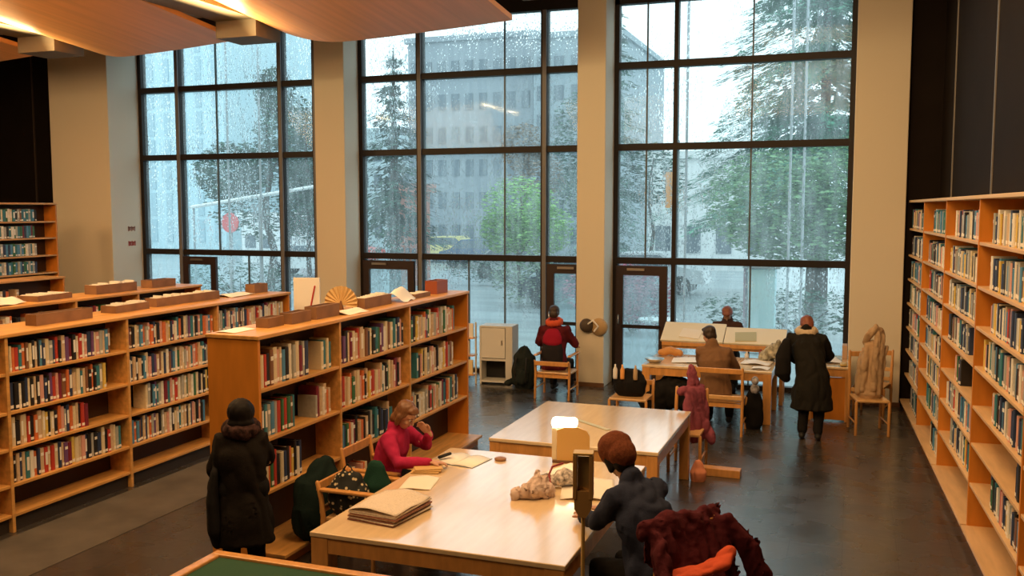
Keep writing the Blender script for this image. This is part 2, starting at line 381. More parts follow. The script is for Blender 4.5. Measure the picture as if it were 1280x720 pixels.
# a unit book: spine at x=0 facing +x, depth -1..0, thickness y 0..1, height 0..1
def book_geo(style):
    mb = MB(); e = .10
    xs = [0, .02, .02, -1, -1]
    # cover: rounded spine + two boards
    sp = [(-.04, 0), (-.005, .18), (.0, .5), (-.005, .82), (-.04, 1)]
    out = [(-1, 0)] + sp + [(-1, 1)]; inn = [(-1, .9), (-.07, .9), (-.07, .1), (-1, .1)]
    prof = out + inn; n = len(prof)
    vs = [(x, y, 0) for x, y in prof] + [(x, y, 1) for x, y in prof]
    fs = [(i, (i + 1) % n, n + (i + 1) % n, n + i) for i in range(n)]
    # top/bottom as strips
    def cap(o, fl):
        q = [(0, 1, 8, 9), (1, 2, 8), (2, 3, 8), (3, 7, 8), (3, 4, 7), (4, 5, 7), (5, 6, 7)]
        q = [(0, 1, 9, 10)] if False else q
        return [tuple(o + i for i in (f[::-1] if fl else f)) for f in q]
    # indices: 0(-1,0) 1..5 spine 6(-1,1) 7 8 9 10
    def cap2(o, fl):
        q = [(0, 1, 9, 10), (1, 2, 9), (2, 3, 9), (3, 8, 9), (3, 4, 8), (4, 5, 8), (5, 6, 7, 8)]
        return [tuple(o + i for i in (f[::-1] if fl else f)) for f in q]
    fs += cap2(0, True) + cap2(n, False)
    mb.add(vs, fs, 0)
    mb.box(-.97, .1, .02, -.07, .9, .975, mi=1)
    if style == 1: mb.box(-.03, .12, .06, .004, .88, .17, mi=2)
    if style == 2: mb.box(-.03, .15, .70, .004, .85, .82, mi=2); mb.box(-.03, .12, .05, .004, .88, .14, mi=2)
    if style == 3: mb.box(-.03, .2, .30, .003, .8, .80, mi=2)
    return mb
BG = [book_geo(i) for i in range(4)]
BMESH = {}
def book_mesh(col, st):
    k = (col, st)
    if k not in BMESH:
        me = BG[st].mesh('book_%s' % col)
        for m in (BM[col], PAGE, STICK): me.materials.append(m)
        BMESH[k] = me
    return BMESH[k]
fwv = Vector((-math.sin(YAW) * math.cos(PITCH), math.cos(YAW) * math.cos(PITCH), -math.sin(PITCH)))
rtv = Vector((math.cos(YAW), math.sin(YAW), 0)); upv = rtv.cross(fwv)
def proj(p):
    d = Vector(p) - Vector((0, 0, H)); ww = d.dot(fwv); return 640 + F * d.dot(rtv) / ww, 360 - F * d.dot(upv) / ww, ww
BOOKS = []   # dict per book
def fill(MC, y0, y1, z, hmax, pal, case, bay, shelf, grp, thick=(.032, .060), hr=(.72, .97), lean=True, depth=.2, skip=0, hid=False):
    y = y0; run = []
    while True:
        t = random.uniform(*thick)
        if y + t > y1: break
        if random.random() < skip: y += t * 1.2; continue
        h = hmax * random.uniform(*hr)
        run.append(dict(y=y, t=t, h=h, d=depth * random.uniform(.78, 1)))
        y += t + .0012
    seen = set(); prev = ['', '']
    for i, r in enumerate(run):
        for _ in range(40):
            c = random.choice(pal)
            if i >= 1 and c == prev[-1]: continue
            k = tuple(prev[-2:]) + (c,)
            if k in seen: continue
            break
        seen.add(tuple(prev[-2:]) + (c,)); prev.append(c); r['c'] = c
    for i, r in enumerate(run):
        l = run[i - 1]['c'] if i else None; q = run[i + 1]['c'] if i + 1 < len(run) else None
        st = random.choice((1, 1, 1, 2, 0) if 'right' in case else (0, 1, 1, 2, 3))
        s = 'tall ' if r['h'] > hmax * .9 else ''
        if l and q: lab = '%s%s book between %s and %s, %s shelf, %s of %s' % (s, r['c'], l, q, shelf, bay, case)
        elif q: lab = '%s%s book starting the row before %s, %s shelf, %s of %s' % (s, r['c'], q, shelf, bay, case)
        else: lab = '%s%s book ending the row after %s, %s shelf, %s of %s' % (s, r['c'], l, shelf, bay, case)
        zz = z
        M = MC @ Matrix.Translation((-.035 - random.uniform(0, .02), r['y'], zz)) @ Matrix.Diagonal((r['d'], r['t'], r['h'], 1))
        p0 = proj(M @ Vector((0, 0, 0))); p1 = proj(M @ Vector((0, 1, 1)))
        a = 0
        if p0[2] > 0 and min(p0[0], p1[0]) > 2 and max(p0[0], p1[0]) < 1278 and p1[1] > 0 and p0[1] < 715:
            a = abs((p1[0] - p0[0]) * (p1[1] - p0[1]))
            # fully behind the person standing at the bookcase end, the central case or the table
            cx = (p0[0] + p1[0]) / 2; cy = (p0[1] + p1[1]) / 2
            if hid or (268 < cx < 330 and cy > 425 and 'left' in case) or (268 < cx < 580 and 'left' in case and cy > 440 - (cx - 268) * .22): a = 0
        BOOKS.append(dict(M=M, c=r['c'], st=st, a=a, lab=lab, grp=grp, case=case))

def bookcase(name, label, MC, loc, rot, ys, levels, top, depth, double=False, deck=0, wood=WOOD, shelfw=None, group=None, topw=WOOD, shelf_d=.26, toe=.09):
    r = thing(name, label, 'bookcase', loc, rot, group)
    Y0, Y1 = ys[0], ys[-1]
    th = .034
    for k, y in enumerate(ys):
        nm = 'side_panel' if k in (0, len(ys) - 1) else 'divider'
        MB().box(-depth, y - th / 2, 0, 0, y + th / 2, top - .001, bev=.003).build(nm, WOODP if nm == 'side_panel' else wood, r)
    MB().box(-depth - .012, Y0 - th / 2 - .012, top, .014, Y1 + th / 2 + .012, top + .034, bev=.006).build('top_board', topw, r)
    xb = -shelf_d - .02
    MB().box(xb - .012, Y0 + th / 2, toe, xb, Y1 - th / 2, top - .002).build('back_panel', mat('back_panel_wood', (.05, .022, .010), .7), r)
    for a, b2 in zip(ys[:-1], ys[1:]):
        for li, z in enumerate(levels):
            last = li == len(levels) - 1
            x1 = -.006 + (deck if last else 0)
            mb = MB()
            if last and deck: mb.box(xb, a + th / 2, z - .03, deck, b2 - th / 2 + .0, z, bev=.004)
            else: mb.box(xb, a + th / 2, z - .028, -.006, b2 - th / 2, z, bev=.003)
            mb.build('shelf', shelfw or wood, r)
            if double and not last: MB().box(-depth + .006, a + th / 2, z - .028, xb - .013, b2 - th / 2, z).build('shelf', wood, r)
    MB().box(-depth + .05, Y0 + .04, 0, -.05 + deck, Y1 - .04, levels[-1] - .031).build('base_plinth', mat('plinth', (.03, .02, .015), .7) if not deck else WOODP, r)
    return r

# central low bookcase (double sided)
LB = (1.50, 1.07, .62, .12)
MB_ = Matrix.Translation((-4.55, 0, 0))
bookcase('low_bookcase', 'central low double sided bookcase with orange end panel behind standing person', MB_, (-4.55, 0, 0), 0,
         [6.45, 7.75, 9.25, 10.9], LB, 1.92, .50, True, deck=.20)
ORD = ['top', 'second', 'third', 'fourth', 'fifth', 'sixth', 'seventh', 'bottom']
def B(u, L, f0, f1, hr=(.72, .95), pal=WARMW, **k):
    ys = [6.45, 7.75, 9.25, 10.9]; a, b2 = ys[u] + .03, ys[u + 1] - .03; tops = (1.90,) + LB[:-1]
    hm = min(.34, tops[L] - LB[L] - .05)
    fill(MB_, a + (b2 - a) * f0, a + (b2 - a) * f1, LB[L] + .001, hm, pal, 'central bookcase', ('near bay', 'middle bay', 'far bay')[u], ORD[L], 'books on the central bookcase', hr=hr, **k)
B(0, 0, 0, .66, hr=(.8, .95), thick=(.035, .062)); B(0, 0, .80, .98, hr=(.6, .9)); B(0, 1, 0, .46, hr=(.78, .85)); B(0, 1, .72, .96, hr=(.55, .9), thick=(.03, .045)); B(0, 2, 0, .55)
B(1, 0, .02, .97, thick=(.035, .06)); B(1, 1, .02, .96, thick=(.035, .06)); B(1, 2, .02, .80, thick=(.035, .06)); B(1, 3, .02, .4, hid=True)
B(2, 0, .02, .85, thick=(.035, .06)); B(2, 1, .14, .82); B(2, 2, .05, .92, thick=(.035, .06))
# left long low bookcase
YC = [3.34, 4.86, 6.38, 7.90, 9.42, 10.95]; LC = (1.49, 1.13, .79, .45, .17)
MC_ = Matrix.Translation((-7.22, 0, 0))
bookcase('low_bookcase', 'long low bookcase at the left full of colourful books', MC_, (-7.22, 0, 0), 0, YC, LC, 1.82, .64, True, wood=WOOD)
def Cc(u, L, f0, f1, **k):
    a, b2 = YC[u] + .03, YC[u + 1] - .03; tops = (1.80,) + LC[:-1]
    fill(MC_, a + (b2 - a) * f0, a + (b2 - a) * f1, LC[L] + .001, min(.29, tops[L] - LC[L] - .04), WARMW, 'left bookcase', ('', 'edge bay', 'near bay', 'middle bay', 'far bay')[u], ORD[L], 'books on the left bookcase', thick=(.027, .050), hr=(.78, .97), **k)
Cc(2, 0, .02, .90); Cc(2, 1, .02, .83); Cc(2, 2, .02, .66); Cc(2, 3, .02, .98)
Cc(3, 0, .0, 1.0); Cc(3, 1, .02, .98); Cc(3, 2, .18, .98); Cc(3, 3, .02, .88)
Cc(4, 0, .0, .96); Cc(4, 1, .02, .7, hid=True); Cc(4, 2, .02, .9, hid=True); Cc(1, 2, .84, .98); Cc(1, 0, .0, .6, hid=True); Cc(1, 1, .3, .7, hid=True)
# rear low bookcase
MD_ = Matrix.Translation((-9.2, 0, 0))
bookcase('low_bookcase', 'rear low bookcase whose top shows between the left bookcase and tall bookcase', MD_, (-9.2, 0, 0), 0, [5.0, 6.4, 7.8, 9.2, 10.3, 11.6], LC, 1.82, .60, True)
for u, (a, b2) in enumerate(((6.4, 7.8), (7.8, 9.2), (9.2, 10.3), (10.3, 11.6))):
    fill(MD_, a + .05, b2 - .3, LC[0] + .001, .27, WARMW, 'rear bookcase', ('front bay', 'near bay', 'middle bay', 'far bay')[u], 'top', 'books on the rear low bookcase', skip=.45)
# another low case and the tall case at far left
MF_ = Matrix.Translation((-12.25, 0, 0))
bookcase('low_bookcase', 'low bookcase directly in front of the tall far left bookcase', MF_, (-12.25, 0, 0), 0, [8.2, 10.1, 12.0], LC, 1.84, .45)
fill(MF_, 10.2, 11.2, LC[0] + .001, .27, WARMW, 'far left low bookcase', 'far bay', 'top', 'books on the far left low bookcase', skip=.3)
ME_ = Matrix.Translation((-13.9, 0, 0)); LE = (2.76, 2.46, 2.14, 1.82, 1.5, 1.15, .8, .45, .1)
bookcase('tall_bookcase', 'tall bookcase against the dark wall at far left', ME_, (-13.9, 0, 0), 0, [10.3, 11.9, 13.5], LE, 3.06, .32)
for L in range(5):
    for u, (a, b2) in enumerate(((10.35, 11.85), (11.95, 13.1 if L < 4 else 13.4))):
        if L == 4 and u == 0: continue
        fill(ME_, a, b2, LE[L] + .001, .24, FARW if L > 1 else FARW + ['cream', 'white', 'maroon', 'brown', 'black'], 'tall far left bookcase', ('near bay', 'far bay')[u], ORD[L], 'books on the tall far left bookcase', thick=(.035, .06), hr=(.85, .95))
# right wall bookcase
YA = [0, 1.88, 3.94, 6.04, 8.12, 10.2]; LA = (2.70, 2.31, 1.95, 1.59, 1.23, .89, .52, .12)
bookcase('tall_bookcase', 'tall eight shelf bookcase along the right wall', MA, (A0[0], A0[1], 0), AROT, YA, LA, 3.08, .38, deck=.05, shelf_d=.34, wood=WOODP, shelfw=mat('pale_shelf_wood', (.68, .44, .22), .45, var=.1, vscale=3, stretch=(6, .8, 6)), topw=mat('pale_top_wood', (.70, .50, .28), .5))
specA = {0: [(.05, .95)] * 6 + [(.2, .9), (.3, .9)], 1: [(.3, .95), (.12, .95), (.2, .95), (.1, .9), (.08, .92), (.25, .95), (.25, .9), (.5, .95)],
         2: [(.2, .97), (.05, .95), (.05, .92), (.1, .72), (.35, .55), (.12, .95), (.3, .97), None],
         3: [(.16, .98), (.18, .98), (.2, .98), (.1, .98), (.3, .98), (.82, .98), (.35, .98), None], 4: [(.02, .6)] * 3 + [None, (.02, .5), None, None, None]}
for u in specA:
    for L, s in enumerate(specA[u]):
        if not s: continue
        a, b2 = YA[u] + .03, YA[u + 1] - .03
        fill(MA, a + (b2 - a) * s[0], a + (b2 - a) * s[1], LA[L] + .001, .30, COOLW if not (u == 0 and L == 0) else WARMW, 'right bookcase', ('farthest bay', 'second bay', 'third bay', 'fourth bay', 'nearest bay')[u], ORD[L], 'books on the right wall bookcase', thick=(.036, .062), hr=(.74, .95), depth=.22)

# the 300 books that show largest are individuals
vis = sorted([b for b in BOOKS if b['a'] > 0], key=lambda b: -b['a'])[:300]
vid = set(id(b) for b in vis); used_l = {}
rest = MB(); keys = list(PAL)
for bk in BOOKS:
    if id(bk) in vid:
        o = bpy.data.objects.new('book', book_mesh(bk['c'], bk['st'])); COL.objects.link(o); o.matrix_world = bk['M']
        lab = bk['lab']
        used_l[lab] = used_l.get(lab, 0) + 1
        tag(o, lab, 'book', bk['grp'])
    else:
        g = BG[bk['st']]; base = len(rest.v)
        rest.v += [tuple(bk['M'] @ Vector(v)) for v in g.v]; rest.f += [tuple(i + base for i in f) for f in g.f]
        ci = keys.index(bk['c']); rest.m += [ci if m == 0 else len(keys) + m - 1 for m in g.m]
ro = rest.build('shelved_books', [BM[k] for k in keys] + [PAGE, STICK])
tag(ro, 'smaller farther books filling the shelves of all the bookcases', 'books', None, 'stuff')
print('books', len(BOOKS), 'dup labels', [k for k, v in used_l.items() if v > 1][:5])

# ------------------------------------------------------------------ tables
def table(name, label, x0, y0, x1, y1, h=.75, leg=.11, top=WOODT, apron=.11, th=.035, cat='table', group=None, legm=WOODC):
    cx, cy = (x0 + x1) / 2, (y0 + y1) / 2; a, b2 = (x1 - x0) / 2, (y1 - y0) / 2
    t = thing(name, label, cat, (cx, cy, 0), 0, group)
    MB().box(-a, -b2, h - th, a, b2, h, bev=.006).build('tabletop', top, t)
    m = MB(); q = .012; z0 = h - th - apron; z1 = h - th
    m.box(-a + leg, -b2 + q, z0, a - leg, -b2 + q + .025, z1); m.box(-a + leg, b2 - q - .025, z0, a - leg, b2 - q, z1)
    m.box(-a + q, -b2 + leg, z0, -a + q + .025, b2 - leg, z1); m.box(a - q - .025, -b2 + leg, z0, a - q, b2 - leg, z1)
    m.build('apron', legm, t)
    for sx in (-1, 1):
        for sy in (-1, 1):
            xa, xb = sorted((sx * (a - .006), sx * (a - leg))); ya, yb = sorted((sy * (b2 - .006), sy * (b2 - leg)))
            MB().box(xa, ya, 0, xb, yb, h - th - .0005, bev=.006).build('leg', legm, t)
    return t
table('reading_table', 'big near reading table with newspapers and lamp on glossy light top', -3.5, 5.5, -1.64, 7.95, leg=.14)
table('reading_table', 'second reading table behind the lamp with bare glossy top', -3.30, 8.42, -1.62, 10.3)
table('reading_table', 'reading table by the window where the brown jacket person sits', -2.8, 13.2, -.98, 14.35, leg=.12)
SD = table('side_desk', 'desk covered with papers beside the person in black coat', -.55, 13.75, .05, 14.85, h=.78, leg=.08)
t = thing('display_table', 'green felt topped table with wooden rim at the bottom edge', 'table', (-3.03, 4.3, 0))
m = MB(); m.box(-.82, .58, .71, .82, .65, .77, bev=.008); m.box(-.82, -.65, .71, .82, -.58, .77, bev=.008); m.box(-.82, -.58, .71, -.75, .58, .77, bev=.008); m.box(.75, -.58, .71, .82, .58, .77, bev=.008)
m.box(-.75, -.58, .70, .75, .58, .735)
m.build('rim', WOODC, t); MB().box(-.75, -.58, .736, .75, .58, .752).build('felt_top', FELT, t)
for sx in (-1, 1):
    for sy in (-1, 1): MB().box(sx * .77 - .035, sy * .6 - .035, 0, sx * .77 + .035, sy * .6 + .035, .699, bev=.004).build('leg', WOODC, t)

# sloped newspaper desk by the window
t = thing('sloped_desk', 'long pale sloped newspaper desk against the right window', 'desk', (-1.85, 14.8, 0))
M = Matrix.Translation((0, -.2, .9)) @ Matrix.Rotation(math.radians(27), 4, 'X')
MB().box(-.95, 0, 0, .02, .52, .03, M=M, bev=.005).build('desk_board', mat('pale_laminate', (.78, .70, .50), .4), t)
MB().box(.03, 0, 0, .95, .44, .03, M=M, bev=.005).build('desk_board', mat('pale_laminate', (.78, .70, .50), .4), t)
MB().box(-.93, -.2, .84, .93, -.17, .9).build('front_rail', WOODC, t)
MB().box(-.93, -.165, .80, .93, .2, .835).build('under_shelf', WOODC, t)
for sx in (-1, 1):
    for sy in (-.14, .17): MB().box(sx * .9 - .03, sy - .03, 0, sx * .9 + .03, sy + .03, .799).build('leg', WOODC, t)
for i, (x, y, ang) in enumerate(((.35, .18, .1), (-.5, .2, -.15))):
    o = MB().box(-.16, -.12, .031, .16, .12, .04, M=Matrix.Translation((x, -.2 + y * .9, .9 + y * .46)) @ Matrix.Rotation(math.radians(27), 4, 'X') @ Matrix.Rotation(ang, 4, 'Z')).build('magazine', PAPER if i else mat('olive_paper', (.45, .45, .28), .6))
    o.location = (-1.85, 14.8, 0); tag(o, ('olive magazine lying on the right half of sloped desk', 'cream magazine lying on the left half of sloped desk')[i], 'magazine')

# ------------------------------------------------------------------ chairs (front faces +y, origin on the floor under seat centre)
def chair(label, loc, rotz, wdt=.56, bz=.90, arms=False, seat=WOODL, slats=1, seatz=.46, group=None, dep=.48, name='wooden_chair'):
    t = thing(name, label, 'chair', loc, rotz, group); a = wdt / 2; q = .022
    MB().box(-a + .02, -dep / 2 + .02, seatz - .035, a - .02, dep / 2, seatz, bev=.01).build('seat', seat, t)
    for sx in (-1, 1):
        x = sx * (a - q)
        MB().tube([(x, -dep / 2 - .03, 0), (x, -dep / 2, seatz), (x, -dep / 2 - .015, seatz + .15), (x, -dep / 2 - .05, bz)], [.019, .022, .022, .018], 8).build('back_post', WOODC, t, True)
        top = .665 if arms else seatz - .036
        MB().tube([(x, dep / 2 - .02, 0), (x, dep / 2 - .02, top)], .02, 8).build('leg', WOODC, t, True)
        MB().tube([(x, -dep / 2 + .0, .16), (x, dep / 2 - .02, .16)], .011, 6).build('stretcher', WOODC, t, True)
        if arms: MB().box(x - .03, -dep / 2 - .02, .672, x + .03, dep / 2 + .04, .70, bev=.01).build('arm_rest', WOODC, t)
    MB().box(-a + q, -dep / 2 - .065, bz - .07, a - q, -dep / 2 - .04, bz, bev=.006).build('top_rail', WOODC, t)
    for k in range(slats):
        z = seatz + .02 + k * .14
        MB().box(-a + q, -dep / 2 - .035, z, a - q, -dep / 2 - .012, z + .055, bev=.005).build('back_rail', seat, t)
    MB().box(-a + q, -dep / 2 + .0, seatz - .09, a - q, -dep / 2 + .02, seatz - .04).build('seat_rail', WOODC, t)
    return t
chair('ladder back wooden chair under the person in brown jacket', (-1.6, 12.68, 0), 0, wdt=.66, bz=.90)
chair('low armchair of pale wood under the person in red and black coat', (-4.37, 14.15, 0), 0, wdt=.60, bz=.60, arms=True, slats=0, seatz=.42)
chair('wooden armchair under the person in pink sweater', (-3.92, 7.42, 0), -PI / 2, wdt=.56, bz=.86, arms=True)
chair('wooden armchair holding the floral bag near the central bookcase', (-3.80, 6.80, 0), -PI / 2, wdt=.52, bz=.74, arms=True)
chair('wooden chair under the dark jacket person with maroon coat on its back', (-1.17, 6.01, 0), .96, wdt=.52, bz=1.0)
chair('wooden chair with mauve coat hanging at the second table', (-1.72, 10.68, 0), PI, wdt=.40, bz=.88)
chair('wooden chair heaped with beige coat beside the right column', (.28, 13.25, 0), PI + .2, wdt=.46, bz=1.05, seatz=.48)
chair('empty wooden chair with slatted back squeezed beside the right bookcase end', (.34, 14.4, 0), 2.9, wdt=.46, bz=.92, slats=2)
chair('pale low wooden chair holding a dark tote behind the second table', (-2.78, 12.45, 0), PI, wdt=.55, bz=.62, seatz=.44, slats=0)
# small block on the floor
tag(MB().box(-.24, -.07, 0, .24, .07, .09, bev=.006).build('wooden_block', WOODC, loc=(-1.33, 10.5, 0), rot=(0, 0, -.03)), 'short wooden plank block lying on the floor right of the second table', 'block')

# ------------------------------------------------------------------ lamps
t = thing('table_lamp', 'lit wooden table lamp with glowing top on the near reading table', 'lamp', (-2.29, 7.84, .751), .2)
MB().box(-.16, -.05, 0, .16, .05, .025, bev=.005).build('lamp_base', WOODD, t)
m = MB(); pr = [(-.12, .0), (.17, .0), (.17, .22), (.14, .27), (.06, .30), (-.04, .30), (-.12, .27)]
vs = [(x, -.045, .026 + z) for x, z in pr] + [(x, -.02, .026 + z) for x, z in pr]; n = len(pr)
m.add(vs, [tuple(range(n)), tuple(range(n, 2 * n))[::-1]] + [(i, n + i, n + (i + 1) % n, (i + 1) % n) for i in range(n)])
m.build('shade_panel', mat('honey_wood', (.62, .38, .12), .4), t)
m = MB()
m.box(-.165, -.03, .026, -.125, .04, .31); m.box(-.12, -.015, .12, .16, -.008, .14)
m.build('lamp_frame', mat('pale_frame', (.75, .66, .48), .5), t)
m = MB(); m.box(-.17, -.055, .315, .06, .055, .40, bev=.03)
m.build('glowing_top', mat('lamp_glow', (1, .9, .7), .5, emis=(1, .78, .45), estr=10), t)
t = thing('floor_lamp', 'unlit brass lamp on a slim pole at the near table corner', 'lamp', (-1.46, 5.27, 0), .2)
MB().lathe([(.14, 0), (.14, .015), (.03, .03), (.02, .05)]).build('lamp_base', BRASS, t, True)
MB().tube([(0, 0, .04), (0, 0, 1.2)], .012, 10).build('pole', BRASS, t, True)
m = MB(); pr = [(-.055, .16), (.055, .16), (.05, .05), (.02, 0), (-.02, 0), (-.05, .05)]; n = len(pr)
m.add([(x, -.04, 1.17 + z) for x, z in pr] + [(x, .04, 1.17 + z) for x, z in pr], [tuple(range(n)), tuple(range(n, 2 * n))[::-1]] + [(i, n + i, n + (i + 1) % n, (i + 1) % n) for i in range(n)])
m.build('lamp_housing', mat('bronze', (.42, .24, .09), .4), t)
for sx in (-1, 1): MB().box(sx * .048 - .012, -.045, 1.28, sx * .048 + .012, .045, 1.545, bev=.004).build('side_panel', mat('bronze', (.42, .24, .09), .4), t)
MB().box(-.034, .0, 1.33, .034, .012, 1.53).build('reflector', mat('brass_sheet', (.85, .62, .28), .25, metal=.7), t)
MB().box(-.06, -.045, 1.546, .06, .045, 1.56, bev=.004).build('cap', BRASS, t)

# ------------------------------------------------------------------ people
def frame_from(f, up=(0, 0, 1)):
    f = Vector(f).normalized(); r = f.cross(Vector(up)).normalized(); u = r.cross(f)
    return Matrix((r, f, u)).transposed().to_4x4()
def hand(mb, wr, d, pn, curl=.5, side=1):
    """palm + five fingers. d = direction of the hand, pn = palm normal (fingers curl to it), side = thumb side sign."""
    wr = Vector(wr); d = Vector(d).normalized(); pn = Vector(pn); pn = (pn - d * pn.dot(d)).normalized(); s = d.cross(pn) * side
    mb.tube([wr - d * .02, wr + d * .02, wr + d * .055, wr + d * .085], [(.026, .020), (.032, .015), (.040, .015), (.038, .012)], 10, side=s)
    for k, (o, ln) in enumerate(((.030, .072), (.010, .080), (-.010, .075), (-.029, .060))):
        p = wr + d * (.085 - abs(k - 1.2) * .004) + s * o; a = 0; pts = [p - d * .015]; 
        dd = d
        for q in (.45, .32, .23):
            pts.append(pts[-1] + dd * (ln * q + (.015 if q == .45 else 0))); a += curl * (.9 if q == .45 else 1.1)
            dd = (d * math.cos(a) + pn * math.sin(a)).normalized()
        mb.tube(pts, [.0088, .0085, .0078, .0065], 8)
    b0 = wr + d * .022 + s * .026
    mb.tube([b0, b0 + s * .022 + d * .022 + pn * .008, b0 + s * .030 + d * .048 + pn * .016, b0 + s * .026 + d * .068 + pn * .022], [.013, .0115, .010, .008], 8)
def person(label, loc, rotz, J, skin=SKIN, hair=None, hairstyle='short', top=None, pants=None, shoes=BLACK, coatlen=0, topfold=.012, bulk=1.0, hood=None, handfinger=.55, group=None, scarf=None, hairmat=None):
    t = thing('person', label, 'person', loc, rotz, group)
    V = lambda p: Vector(p)
    pel, chest, neck, head = V(J['pel']), V(J['chest']), V(J['neck']), V(J['head'])
    head = head + Vector((0, 0, -.02))
    HM = Matrix.Translation(head) @ frame_from(J['look'])
    spine = (neck - pel)
    sw = J.get('sw', .185)
    sd = J.get('side', (1, 0, 0)); sdv = Vector(sd).normalized()
    body = MB()
    mid = pel.lerp(chest, .5) + Vector((0, -.015, 0))
    body.tube([pel - spine.normalized() * .04, pel, mid, chest, chest.lerp(neck, .6), neck], [(.14, .10), (.155, .11), (.125, .095), (.155, .105), (.12, .075), (.055, .055)], 18, side=sd)
    body.tube([neck - Vector((0, 0, .02)), HM @ Vector((0, -.02, -.07))], [.055, .052], 12)
    body.ell((0, -.012, .028), (.074, .094, .088), HM); body.ell((0, .022, -.045), (.054, .062, .066), HM)
    body.ell((0, .055, -.088), (.024, .02, .02), HM, 8, 6)
    body.tube([HM @ Vector((0, .084, .012)), HM @ Vector((0, .103, -.022))], [.008, .013], 8)
    for s in (-1, 1):
        body.ell((s * .074, -.004, -.008), (.010, .020, .030), HM, 8, 6)
        body.ell((s * .03, .070, .028), (.024, .016, .008), HM, 8, 6); body.ell((s * .038, .062, -.03), (.02, .016, .018), HM, 8, 6)
    shc = chest.lerp(neck, .55)
    for s, k in ((-1, 'L'), (1, 'R')):
        sh = shc + sdv * s * sw; el, wr = V(J['el' + k]), V(J['wr' + k])
        body.tube([shc + sdv * s * sw * .5, sh, sh.lerp(el, .5), el, el.lerp(wr, .35), wr], [.05, .056, .046, .037, .037, .024], 12)
        hd = V(J.get('hd' + k, (wr - el))); hn = V(J.get('hn' + k, (0, 0, -1)))
        hand(body, wr, hd, hn, J.get('curl' + k, handfinger), s * J.get('ts', -1))
        hip = pel + sdv * s * .09; kn, an = V(J['kn' + k]), V(J['an' + k])
        body.tube([hip, hip.lerp(kn, .4), kn, kn.lerp(an, .35), an], [.085, .078, .053, .053, .034], 14)
        toe = V(J.get('toe', (0, 1, 0))); body.tube([an, an + Vector((0, 0, -.045)) + toe * .02, an + Vector((0, 0, -.055)) + toe * .14], [.036, .034, .024], 10)
    blob(body, 'body', skin, t, voxel=.0075 if loc[1] < 9 else .0105, smooth=2)
    for s in (-1, 1):
        e = MB(); e.ell((s * .030, .074, .008), (.0125, .0095, .009), HM, 10, 8); e.ell((s * .030, .0815, .008), (.006, .0035, .006), HM, 8, 6, mi=1); e.build('eye', [EYEW, EYED], t, True)
        e = MB(); e.tube([HM @ Vector((s * .014, .087, .030)), HM @ Vector((s * .045, .078, .032))], .0035, 6); e.build('eyebrow', hairmat or BLACK, t, True)
    e = MB(); e.ell((0, .083, -.056), (.021, .006, .007), HM, 10, 6); e.build('mouth', LIP, t, True)
    # hair
    h = MB()
    if hairstyle != 'none':
        h.ell((0, -.028, .045), (.087, .094, .086), HM); h.ell((0, -.05, -.01), (.080, .064, .085), HM)
        for s in (-1, 1): h.ell((s * .066, -.015, .02), (.022, .045, .055), HM, 10, 8)
        h.ell((0, .035, .085), (.068, .050, .035), HM, 12, 8)
        if hairstyle == 'long':
            bk = HM @ Vector((0, -.06, -.05)); h.ell((0, -.03, .03), (.105, .112, .108), HM); h.tube([bk, bk + Vector((0, 0, -.07)), neck + Vector((0, -.07, -.05))], [(.105, .06), (.11, .055), (.085, .035)], 12, side=sd)
        if hairstyle == 'bob':
            for s in (-1, 1): h.tube([HM @ Vector((s * .075, -.01, .0)), HM @ Vector((s * .08, .0, -.08))], [.032, .022], 10)
            h.ell((0, -.06, -.07), (.085, .055, .07), HM)
        if hairstyle == 'bun': h.ell((0, -.12, .03), (.05, .045, .05), HM, 10, 8)
        blob(h, 'hair', hairmat or BLACK, t, voxel=.009, smooth=2, fold=.004, fscale=30)
    if hood:   # knitted cap / headscarf around the head
        h = MB(); h.ell((0, -.035, .06), (.12, .14, .125), HM); h.ell((0, -.09, .0), (.105, .095, .115), HM)
        blob(h, 'knitted_hat', hood, t, voxel=.009, smooth=2, fold=.006, fscale=14)
    # garment
    if top:
        g = MB(); k2 = bulk
        low = pel - spine.normalized() * (.06 + 0)
        R = [(.185 * k2, .145 * k2), (.18 * k2, .145 * k2), (.165 * k2, .135 * k2), (.19 * k2, .14 * k2), (.16 * k2, .10 * k2), (.078, .070)]
        P = [low, pel, mid, chest, chest.lerp(neck, .6), neck + Vector((0, 0, -.01))]
        if coatlen: P = [pel + Vector((0, -.01, -coatlen - .08)), pel + Vector((0, 0, -coatlen * .5))] + P[1:]; R = [(.235 * k2, .18 * k2), (.21 * k2, .17 * k2)] + R[1:]
        g.tube(P, R, 20, side=sd, ck=.15 if coatlen else 1)
        for s, k in ((-1, 'L'), (1, 'R')):
            sh = shc + sdv * s * sw; el, wr = V(J['el' + k]), V(J['wr' + k]); we = el.lerp(wr, .93)
            g.tube([shc + sdv * s * sw * .45, sh, sh.lerp(el, .5), el, we], [.075 * k2, .080 * k2, .070 * k2, .060 * k2, .043], 14)
        g.tube([neck + Vector((0, -.02, -.04)), neck + Vector((0, -.02, .03))], [(.10, .09), (.085, .08)], 14, side=sd)
        blob(g, 'jacket', top, t, voxel=.012, smooth=4, fold=topfold, fscale=9, fold2=.003)
    if pants:
        g = MB(); g.tube([pel - sdv * .09, pel, pel + sdv * .09], [(.12, .12)] * 3, 14)
        for s, k in ((-1, 'L'), (1, 'R')):
            hip = pel + sdv * s * .09; kn, an = V(J['kn' + k]), V(J['an' + k])
            g.tube([hip, hip.lerp(kn, .4), kn, kn.lerp(an, .4), an.lerp(kn, .08)], [.105, .098, .075, .07, .062], 14)
        blob(g, 'trousers', pants, t, voxel=.013, smooth=3, fold=.008, fscale=10)
